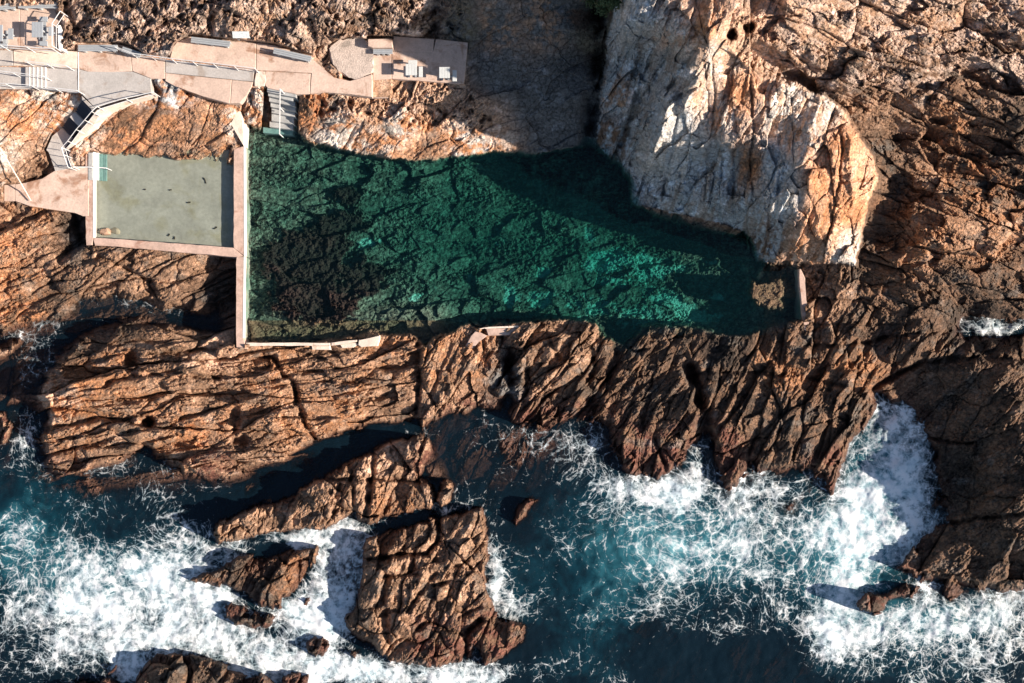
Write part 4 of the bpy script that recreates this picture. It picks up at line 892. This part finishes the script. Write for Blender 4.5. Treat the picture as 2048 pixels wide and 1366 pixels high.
slab("terrace", [(746,96),(785,94),(787,72),(868,78),(866,105),(783,102),(783,157),(746,160)], 3.3, 3.80, M_PATH, "concrete picnic terrace", kind="structure")
slab("terrace", [(784,103),(866,106),(872,78),(936,85),(928,168),(784,157)], 3.3, 3.79, M_PATH, kind="structure")
slab("terrace", [(746,161),(781,158),(781,192),(775,195),(746,195)], 3.0, 3.55, M_PATH, kind="structure")
slab("terrace", DOME, 3.4, 4.02, plain("rough old concrete", (0.50,0.42,0.37), 0.3, 1.3, 0.9, ((0.30,0.26,0.23), 0.9, 0.52), bump=0.06), jitter=1.6, sub=7, kind="structure", bev=0.08)
slab("lower_path", [(8,370),(29,368),(29,402),(8,402)], 1.5, 1.96, M_PATH, kind="structure")
slab("lower_path", [(29.8,368),(50,366),(85,358),(108,342),(135,337),(178,332),(177,432),(165,432),(150,425),(110,420),(60,412),(29.8,402)], 1.5, 1.97, M_PATH, kind="structure")

# walls of the pools
def wall(poly, z1, label, z0=0.2, mat=M_WALL, cat="wall", group="low concrete walls of the pools", jit=0.5, sub=14, name="pool_wall", edge=None):
    r = slab(name, poly, z0, z1, mat, label, cat, group=group, jitter=jit, sub=sub, bev=0.03)
    if edge:
        bm = bmesh.new(); add_prism(bm, edge, z1 - 0.3, z1 + 0.012)
        link_mesh("painted_edge", bm, M_WHITE, r)
    return r
wall([(467.5,297),(486.8,292),(487.6,512),(467.5,496)], 1.95, "broad stained wall between the small pool and the green pool", edge=[(487,292),(489,292),(490,480),(490,512),(488,512)])
wall([(472.5,513),(487,513),(486,560),(485,676),(489,684),(491,697),(472.5,697)], 1.95, "narrow wall running on down the green pool to its lower left corner", edge=[(487.3,513),(489.6,513),(488.6,570),(487.6,640),(487.4,676),(485.3,676)])
wall([(171,308),(185.8,308),(185.8,474),(184,490),(172,490)], 1.95, "left wall of the small pool with a white inner edge", edge=[(186,304),(188.4,304),(188,475),(186,475)])
wall([(184.4,474.5),(467,495.5),(486.4,512.4),(472,514),(420,509),(330,502),(240,494),(190,491)], 1.94, "bottom wall of the small pool, slightly slanting")
wall([(491,685.5),(660,685.5),(660,691),(620,691.5),(491,692)], 1.93, "long thin pale kerb wall along the bottom of the green pool", mat=M_PALE)
wall([(662,685),(713,679.5),(714,684),(690,688),(662,691)], 1.93, "short thin kerb piece continuing the long pale kerb", mat=M_PALE)
wall([(623,692),(659,692),(660,700),(624,699)], 1.85, "small rectangular concrete block below the long pale kerb", name="concrete_block", cat="block", group="loose concrete blocks by the kerb", mat=M_PALE)
wall([(680,689),(712,685),(715,689),(706,695),(684,696)], 1.85, "chipped concrete block under the short kerb piece", name="concrete_block", cat="block", group="loose concrete blocks by the kerb", mat=M_PALE)
wall([(717,680),(735,677),(759,671),(760,678),(755,692),(722,694),(716,690)], 1.95, "largest rounded pink concrete block at the right end of the kerb", name="concrete_block", cat="block", group="loose concrete blocks by the kerb", mat=M_PALE)
wall([(972,657),(1053,656),(1053,669),(976,671)], 2.2, "flat concrete beam bridging the dark cleft at the pool edge", name="concrete_beam", cat="beam", group="concrete beams at the pool edge", mat=M_WALL, z0=1.9)
wall([(949,660),(966,655),(1037,651),(1038,655),(970,657)], 2.25, "thin curved kerb strip just above the flat concrete beam", name="concrete_beam", cat="beam", group="concrete beams at the pool edge", mat=M_PALE, z0=1.2)
wall([(931,692),(942,672),(952,661),(974,671),(958,684),(945,697)], 2.15, "short slanting concrete beam left of the flat beam", name="concrete_beam", cat="beam", group="concrete beams at the pool edge", mat=M_WALL, z0=1.2)
wall([(1598,538),(1602,538),(1610,556),(1613,600),(1620,634),(1614,666),(1609,665),(1604,610),(1600,570)], 1.65, "thin free standing sea wall at the right end of the green pool", mat=M_WALL, z0=-0.6)
slab("buttress", [(478,213),(484,235),(487,291),(478,276),(462,248)], 1.2, 2.9, M_PALE, "pale triangular concrete buttress on the rocks above the dividing wall", "buttress", zfun=lambda x, y: 3.1 - 0.011 * (y - 213), bev=0.0)

# ------------------------------------------------------------------ stairs
def stair_quads(name, mats, quads, label, cat, group=None, base=0.5):
    root = empty(name, at(*quads[0][0][0], quads[0][1])); root.location.z = base
    tag(root, label, cat, group)
    for (poly, z), mt in zip(quads, mats):
        bm = bmesh.new(); add_prism(bm, poly, base, z, bev=0.012)
        for v in bm.verts: v.co -= root.location
        link_mesh("step", bm, mt, root)
    return root
q = []
L0, R0 = (534.5, 175.5), (592.5, 187.5)
ys = [0, 8, 16, 27, 38, 50, 66, 78, 90]
zs = [3.95, 3.6, 3.25, 2.85, 2.45, 2.05, 1.65, 1.15, 0.8]
lx = [534, 536, 538, 541, 543, 543, 539, 526, 526, 526]; rx = [592, 586, 590, 591, 590, 588, 586, 586, 586, 586]
for i in range(8):
    y0, y1 = ys[i], ys[i + 1] - 0.4
    q.append(([(lx[i], 176 + y0), (rx[i], 188 + y0 * 0.92), (rx[i], 188 + y1 * 0.92), (lx[i], 176 + y1)], zs[i]))
pool_steps = stair_quads("staircase", [M_STEP] * 8, q, "weathered concrete steps going down from the footpath into the green pool", "steps")
def flight(poly, n, z1, z0, label):
    a, b, c, d = [Vector(p) for p in poly]    # a-b top edge, d-c bottom edge
    q = []
    for i in range(n):
        t0 = i / n; t1 = (i + 0.97) / n
        q.append(([tuple(a.lerp(d, t0)), tuple(b.lerp(c, t0)), tuple(b.lerp(c, t1)), tuple(a.lerp(d, t1))], z1 + (z0 - z1) * (i + 1) / (n + 1)))
    return stair_quads("staircase", [M_STEP_SHADE] * n, q, label, "steps", "flights of steps on the way down to the small pool", base=z0 - 0.5)
flight([(164,201),(186,224),(172,244),(150,222)], 6, 4.05, 3.1, "upper flight of steps in painted shade beside the white railing")
flight([(138,234),(158,254),(146,275),(124,255)], 6, 3.1, 2.2, "lower flight of steps in painted shade beside the white railing")
slab("landing", [(163,192),(190,216),(186,223),(164,200)], 3.2, 4.04, M_PATHG, kind="structure")
slab("landing", [(149.6,222.5),(171.5,244.5),(158.4,254),(138.4,234)], 2.4, 3.1, M_PATHG, kind="structure")
slab("landing", [(123.6,255.5),(145.6,275.5),(132,290),(128,298),(134,312),(146,335),(110,342),(98,304),(92,300),(104,272)], 1.5, 2.2, M_PATHG, kind="structure", zfun=lambda x, y: 2.2 - 0.0025 * max(0, y - 290))
slab("kerb", [(307,186),(309,189),(252,204),(213,219),(196,235),(186,252),(165,272),(140,297),(148,336),(144,336),(134,297),(152,272),(174,246),(194,220),(213,214)], 2.0, 4.15, M_PALE, "pale kerb beside the stepped way", "kerb",
     zfun=lambda x, y: 4.2 if y < 222 else 4.2 - 1.95 * min(1, (y - 222) / 75.0), bev=0.0)
# painted nosings on the small stair of the left path
bmn = None
steps5 = empty("staircase", at(70, 150, P_Z)); tag(steps5, "five shallow path steps with white painted nosings between the left railings", "steps")
for k, x in enumerate((58.5, 66.5, 74.5, 82.5, 90)):
    bm = bmesh.new(); add_prism(bm, [(x - 7.4, 134), (x - 1, 134.4), (x - 1, 175), (x - 7.4, 174)], 3.9, P_Z + 0.03 * (5 - k) + 0.02)
    for v in bm.verts: v.co -= steps5.location
    st = link_mesh("step", bm, M_PATHG, steps5)
    bm = bmesh.new(); add_prism(bm, [(x - 0.7, 134), (x + 0.7, 134), (x + 0.7, 175), (x - 0.7, 175)], 3.9, P_Z + 0.03 * (5 - k) + 0.035)
    for v in bm.verts: v.co -= steps5.location
    link_mesh("nosing", bm, M_WHITE, st)
# entry steps of the small pool
es = stair_quads("staircase", [M_STEP, M_TABLE, M_TEAL, M_TEAL], [([(176.5,305),(184.8,305),(184.8,360),(176.5,360)], 2.0), ([(188.6,305),(196,305),(196,360),(188.6,360)], 1.80),
                 ([(196.2,308),(204,308),(204,361),(196.2,361)], 1.63), ([(204.2,309),(213.5,309),(213.5,362),(204.2,362)], 1.57)], "short grey and teal steps into the top left of the small pool", "steps", base=1.0)

# ------------------------------------------------------------------ railings
def railing(top, zg, label, zend=None, h=1.0, r=0.022, post=1.6, mid=True, group="pale tubular railings"):
    """top: photo pixels of the top rail; zg/zend: ground height at both ends"""
    n = len(top); zend = zg if zend is None else zend
    acc = [0]
    for a, b in zip(top, top[1:]): acc.append(acc[-1] + math.hypot(b[0] - a[0], b[1] - a[1]))
    T = [at(x, y, zg + (zend - zg) * s / acc[-1] + h) for (x, y), s in zip(top, acc)]
    root = empty("railing", (T[0].x, T[0].y, zg)); tag(root, label, "railing", group)
    o = root.location
    bm = bmesh.new(); add_tube(bm, [p - o for p in T], r); link_mesh("top_rail", bm, M_RAIL, root)
    if mid:
        bm = bmesh.new(); add_tube(bm, [p - o - Vector((0, 0, 0.5 * h)) for p in T], r * 0.8); link_mesh("middle_rail", bm, M_RAIL, root)
    k = 0
    for i, (a, b) in enumerate(zip(T, T[1:])):
        d = (b - a).length; m = max(1, round(d / post))
        for j in range(m + (1 if i == n - 2 else 0)):
            p = a.lerp(b, j / m)
            bm = bmesh.new(); add_tube(bm, [p - o, p - o - Vector((0, 0, h + 0.1))], r * 0.9); link_mesh("post", bm, M_RAIL, root)
    return root
railing([(120.5,22),(104,47),(104,91)], 4.66, "bent railing on the right side of the upper left terrace", post=1.4)
railing([(-40,88),(0,90),(104,97)], 4.66, "railing along the bottom edge of the upper left terrace", post=1.9)
railing([(50,122),(132,131)], P_Z, "upper railing of the five white nosed steps", post=1.2)
railing([(-40,137),(86,152)], P_Z, "middle railing ending at the five white nosed steps", post=1.6)
railing([(-40,164),(60,170),(154,181)], P_Z, "lower railing along the edge of the orange rocks", post=1.6)
railing([(306,184),(250,196),(194,213),(183,223)], P_Z, "railing on the pale kerb at the end of the grey path", post=1.5)
railing([(183,223),(169,240),(152,259),(135,282),(123,295),(127,309),(136,334)], 4.0, "bent railing following the stepped way down to the small pool", zend=2.1, post=1.0)
railing([(228,92),(262,106),(300,111),(342,117),(509,136)], P_Z, "long railing standing along the middle of the footpath", post=1.25)
railing([(560,178),(559.5,215),(559,268)], 4.05, "single white handrail over the steps into the green pool", zend=1.2, mid=False, post=2.2, h=0.9, r=0.035)
railing([(146,334),(180,334),(212,336)], 2.0, "short handrail over the entry steps of the small pool", zend=1.5, mid=False, post=1.8, h=0.8, r=0.025)

# ------------------------------------------------------------------ benches, tables, sign
def bench(p0, p1, zg, width_px, label, group="grey bench seats along the path"):
    zt = zg + 0.46
    a = at(*p0, zt); b = at(*p1, zt)
    rz = math.atan2(b.y - a.y, b.x - a.x); Lg = (b - a).length; w = width_px / K
    c = (a + b) / 2
    root = empty("bench", (c.x, c.y, zg), rz); tag(root, label, "bench", group)
    bm = bmesh.new()
    nb = 3
    for i in range(nb):
        add_box(bm, (0, (i - (nb - 1) / 2) * w / nb, 0.44), (Lg, w / nb - 0.012, 0.05), bev=0.006)
    link_mesh("seat", bm, M_BENCH, root)
    for s in (-1, 0, 1):
        bm = bmesh.new(); add_box(bm, (s * (Lg / 2 - 0.25), 0, 0.2), (0.14, w * 0.8, 0.42), bev=0.01); link_mesh("leg", bm, M_STEP, root)
    bm = bmesh.new(); add_box(bm, (0, w * 0.5 - 0.04, 0.2), (Lg - 0.1, 0.06, 0.36)); link_mesh("back_panel", bm, M_STEP, root)
    return root
bench((-20,16),(30,11), 4.66, 11, "grey bench cut by the left edge on the upper terrace")
bench((36,10),(115,10), 4.66, 12, "long grey bench at the top of the upper left terrace")
bench((156,96),(234.5,96), P_Z, 12, "long level grey bench under the crumbly rock near the terrace")
bench((244,98),(281,110), P_Z, 10, "short slanting grey bench at the start of the long railing")
bench((382,79),(460,88), P_Z, 11, "slightly slanting grey bench left of the small sign")
bench((547,101),(622,118), P_Z, 11, "slanting grey bench right of the small sign, near the steps into the green pool")
bench((746,103),(785,103), 3.8, 9, "short grey seat against the raised slab of the picnic terrace")
slab("plinth", [(736,78),(784,77),(785,95),(745,95),(736,92)], 3.6, 4.45, M_PATH, "raised pink concrete slab behind the short grey seat", "plinth")

def picnic(cx, cy, zg, w, d, stools, label, mat):
    zt = zg + 0.75
    c = at(cx, cy, zt); root = empty("picnic_table", (c.x, c.y, zg)); tag(root, label, "picnic table", "small fixed picnic tables")
    bm = bmesh.new()
    for i in range(4): add_box(bm, ((i - 1.5) * w / 4, 0, 0.73), (w / 4 - 0.008, d, 0.05), bev=0.006)
    link_mesh("table_top", bm, mat, root)
    for sx in (-1, 1):
        bm = bmesh.new(); add_box(bm, (sx * w * 0.3, 0, 0.36), (0.08, 0.08, 0.72), bev=0.008)
        add_box(bm, (sx * w * 0.3, 0, 0.04), (0.1, d * 0.8, 0.06)); link_mesh("leg", bm, M_BENCH, root)
    for (dx, dy, sw, sdp) in stools:
        bm = bmesh.new()
        add_box(bm, (dx, dy, 0.44), (sw, sdp, 0.05), bev=0.008); s_ = link_mesh("seat", bm, mat, root)
        bm = bmesh.new(); add_box(bm, (dx, dy, 0.2), (0.07, 0.07, 0.42)); add_box(bm, (dx * 0.6, dy * 0.6, 0.16), (max(0.06, abs(dx) * 0.9), max(0.06, abs(dy) * 0.9), 0.05)); link_mesh("seat_support", bm, M_BENCH, s_)
    return root
picnic(74.5, 59, 4.66, 0.62, 0.85, [(0.62,0,0.3,0.5),(0.2,0.68,0.45,0.26),(0.2,-0.68,0.45,0.26)], "grey picnic table with seats in the middle of the upper left terrace", M_BENCH)
picnic(-6, 66, 4.66, 0.62, 0.9, [(0.6,0.05,0.28,0.6),(0.2,-0.62,0.45,0.26)], "grey picnic table cut off by the left edge of the photo", M_BENCH)
picnic(822.5, 139, 3.8, 0.64, 0.64, [(0.5,-0.05,0.22,0.6),(0.05,0.5,0.5,0.22)], "pale picnic table standing in sun on the picnic terrace", M_TABLE)
picnic(889, 145, 3.8, 0.60, 0.62, [(0.55,-0.1,0.24,0.62)], "white topped picnic table at the edge of the cliff shadow", M_TABLE)

def sign():
    root = empty("sign", at(491, 80, P_Z + 0.5)); tag(root, "small pale information board on two posts above the footpath", "sign")
    for x in (-0.35, 0.35):
        bm = bmesh.new(); add_box(bm, (x, 0, 0.45), (0.06, 0.06, 0.9)); link_mesh("post", bm, M_BENCH, root)
    bm = bmesh.new(); add_box(bm, (0, 0, 0), (0.92, 0.36, 0.03), bev=0.004)
    bmesh.ops.rotate(bm, verts=bm.verts, cent=(0, 0, 0), matrix=__import__("mathutils").Matrix.Rotation(math.radians(25), 3, 'X'))
    for v in bm.verts: v.co.z += 0.95
    b = link_mesh("board", bm, plain("printed board", (0.55,0.60,0.62), 0.3, 9.0, 0.5), root)
sign()

# boulders standing in the paddling pool
def boulder(name, px, py, z, rx, ry, rz_, mat, label, cat, group=None, seed=0):
    bm = bmesh.new(); bmesh.ops.create_icosphere(bm, subdivisions=4, radius=1)
    rnd = random.Random(seed)
    pl = [(Vector((rnd.gauss(0, 1), rnd.gauss(0, 1), rnd.gauss(0, 0.7))).normalized(), rnd.uniform(0.62, 0.9)) for _ in range(12)]
    for v in bm.verts:
        for nn, dd in pl:
            e = v.co.dot(nn) - dd
            if e > 0: v.co -= nn * e * 0.92
        v.co.x *= rx; v.co.y *= ry; v.co.z *= rz_
    o = link_mesh(name, bm, mat); o.location = at(px, py, z); o.rotation_euler = (0, 0, rnd.uniform(-0.6, 0.6))
    return tag(o, label, cat, group)
boulder("boulder", 212, 464, 1.58, 0.36, 0.27, 0.22, M_STONE, "tan stone lying in the lower left corner of the small pool", "stone", seed=3)
boulder("boulder", 231, 462, 1.52, 0.30, 0.22, 0.10, plain("sunken stone", (0.30,0.27,0.20), 0.25, 4, 0.8), "flatter drowned stone right of the tan stone in the small pool", "stone", seed=4)

slab("paddling_pool_floor", [(184,300),(469,300),(469,498),(184,478)], 1.2, 1.50, plain("rendered pool floor", (0.265,0.275,0.24), 0.2, 0.7, 0.9, ((0.23,0.23,0.17), 0.45, 0.53), bump=0.0), kind="structure")
for k, (x, y, L_, a_) in enumerate(((410,361,0.36,-1.1),(378,405,0.18,0.3),(431,456,0.2,0.6),(338,470,0.14,1.0),(349,476,0.16,1.5),(341,380,0.12,0.2),(290,379,0.08,0.5))):
    bm = bmesh.new(); pts = [Vector((t * L_ - L_ / 2, 0.05 * L_ * math.sin(t * 5 + k), 0.02 * math.sin(t * 7))) for t in (0, .25, .5, .75, 1)]
    add_tube(bm, pts, 0.035 if k else 0.028, 6)
    o = link_mesh("seaweed", bm, plain("dark weed", (0.03, 0.025, 0.015), 0.3, 8, 0.7) if k == 0 else bpy.data.materials["dark weed"])
    o.location = at(x, y, 1.53); o.rotation_euler = (0, 0, a_)
    tag(o, ["longest curved strand of dark weed near the right side of the small pool", "dark weed clump in the middle right of the small pool", "dark weed clump near the lower right corner of the small pool", "dark weed speck near the bottom wall of the small pool",
            "faint weed strand just beside the speck at the bottom wall", "tiny weed bit near the centre of the small pool", "smallest weed dot, left of the centre of the small pool"][k], "seaweed", "bits of weed in the small pool")
# pipe over the left rocks
bm = bmesh.new()
pp = [(-30,262,4.3),(0,296,3.9),(20,330,3.4),(38,360,2.9),(52,384,2.25),(62,402,2.1)]
add_tube(bm, [at(*p) for p in pp], 0.035); o = link_mesh("pipe", bm, M_PALE); tag(o, "thin pale pipe running down the orange rocks at the left edge", "pipe")

# shrubs at the head of the gully
M_LEAF = plain("leaf green", (0.07,0.10,0.04), 0.4, 6, 0.6)
def shrub(px, py, z, r, seed, label):
    rnd = random.Random(seed); root = empty("shrub", at(px, py, z)); tag(root, label, "shrub", "coastal shrubs at the top of the gully")
    bm = bmesh.new(); tips = []
    for _ in range(9):
        t = Vector((rnd.uniform(-1, 1) * r * 0.8, rnd.uniform(-1, 1) * r * 0.8, rnd.uniform(0.3, 0.9) * r)); tips.append(t)
        add_tube(bm, [Vector((0, 0, -0.2)), t * 0.5 + Vector((0, 0, 0.05)), t], 0.02, 5)
    link_mesh("stem", bm, M_STONE, root)
    bm = bmesh.new()
    for _ in range(1500):
        t = rnd.choice(tips); c = t + Vector((rnd.gauss(0, 1), rnd.gauss(0, 1), rnd.gauss(0, 0.7))) * r * 0.22
        d = Vector((rnd.gauss(0, 1), rnd.gauss(0, 1), rnd.gauss(0.4, 0.6))).normalized(); s = d.orthogonal().normalized()
        l_ = rnd.uniform(0.05, 0.10); w_ = l_ * 0.4
        bm.faces.new([bm.verts.new(c + k) for k in (-s * w_, d * l_, s * w_, -d * l_ * 0.6)])
    link_mesh("foliage", bm, M_LEAF, root)
shrub(1192, 4, 6.5, 0.7, 1, "dark green shrub at the top edge in the head of the gully")
shrub(1226, 6, 9.6, 0.55, 2, "lighter green shrub on the pale cliff corner right of the gully")
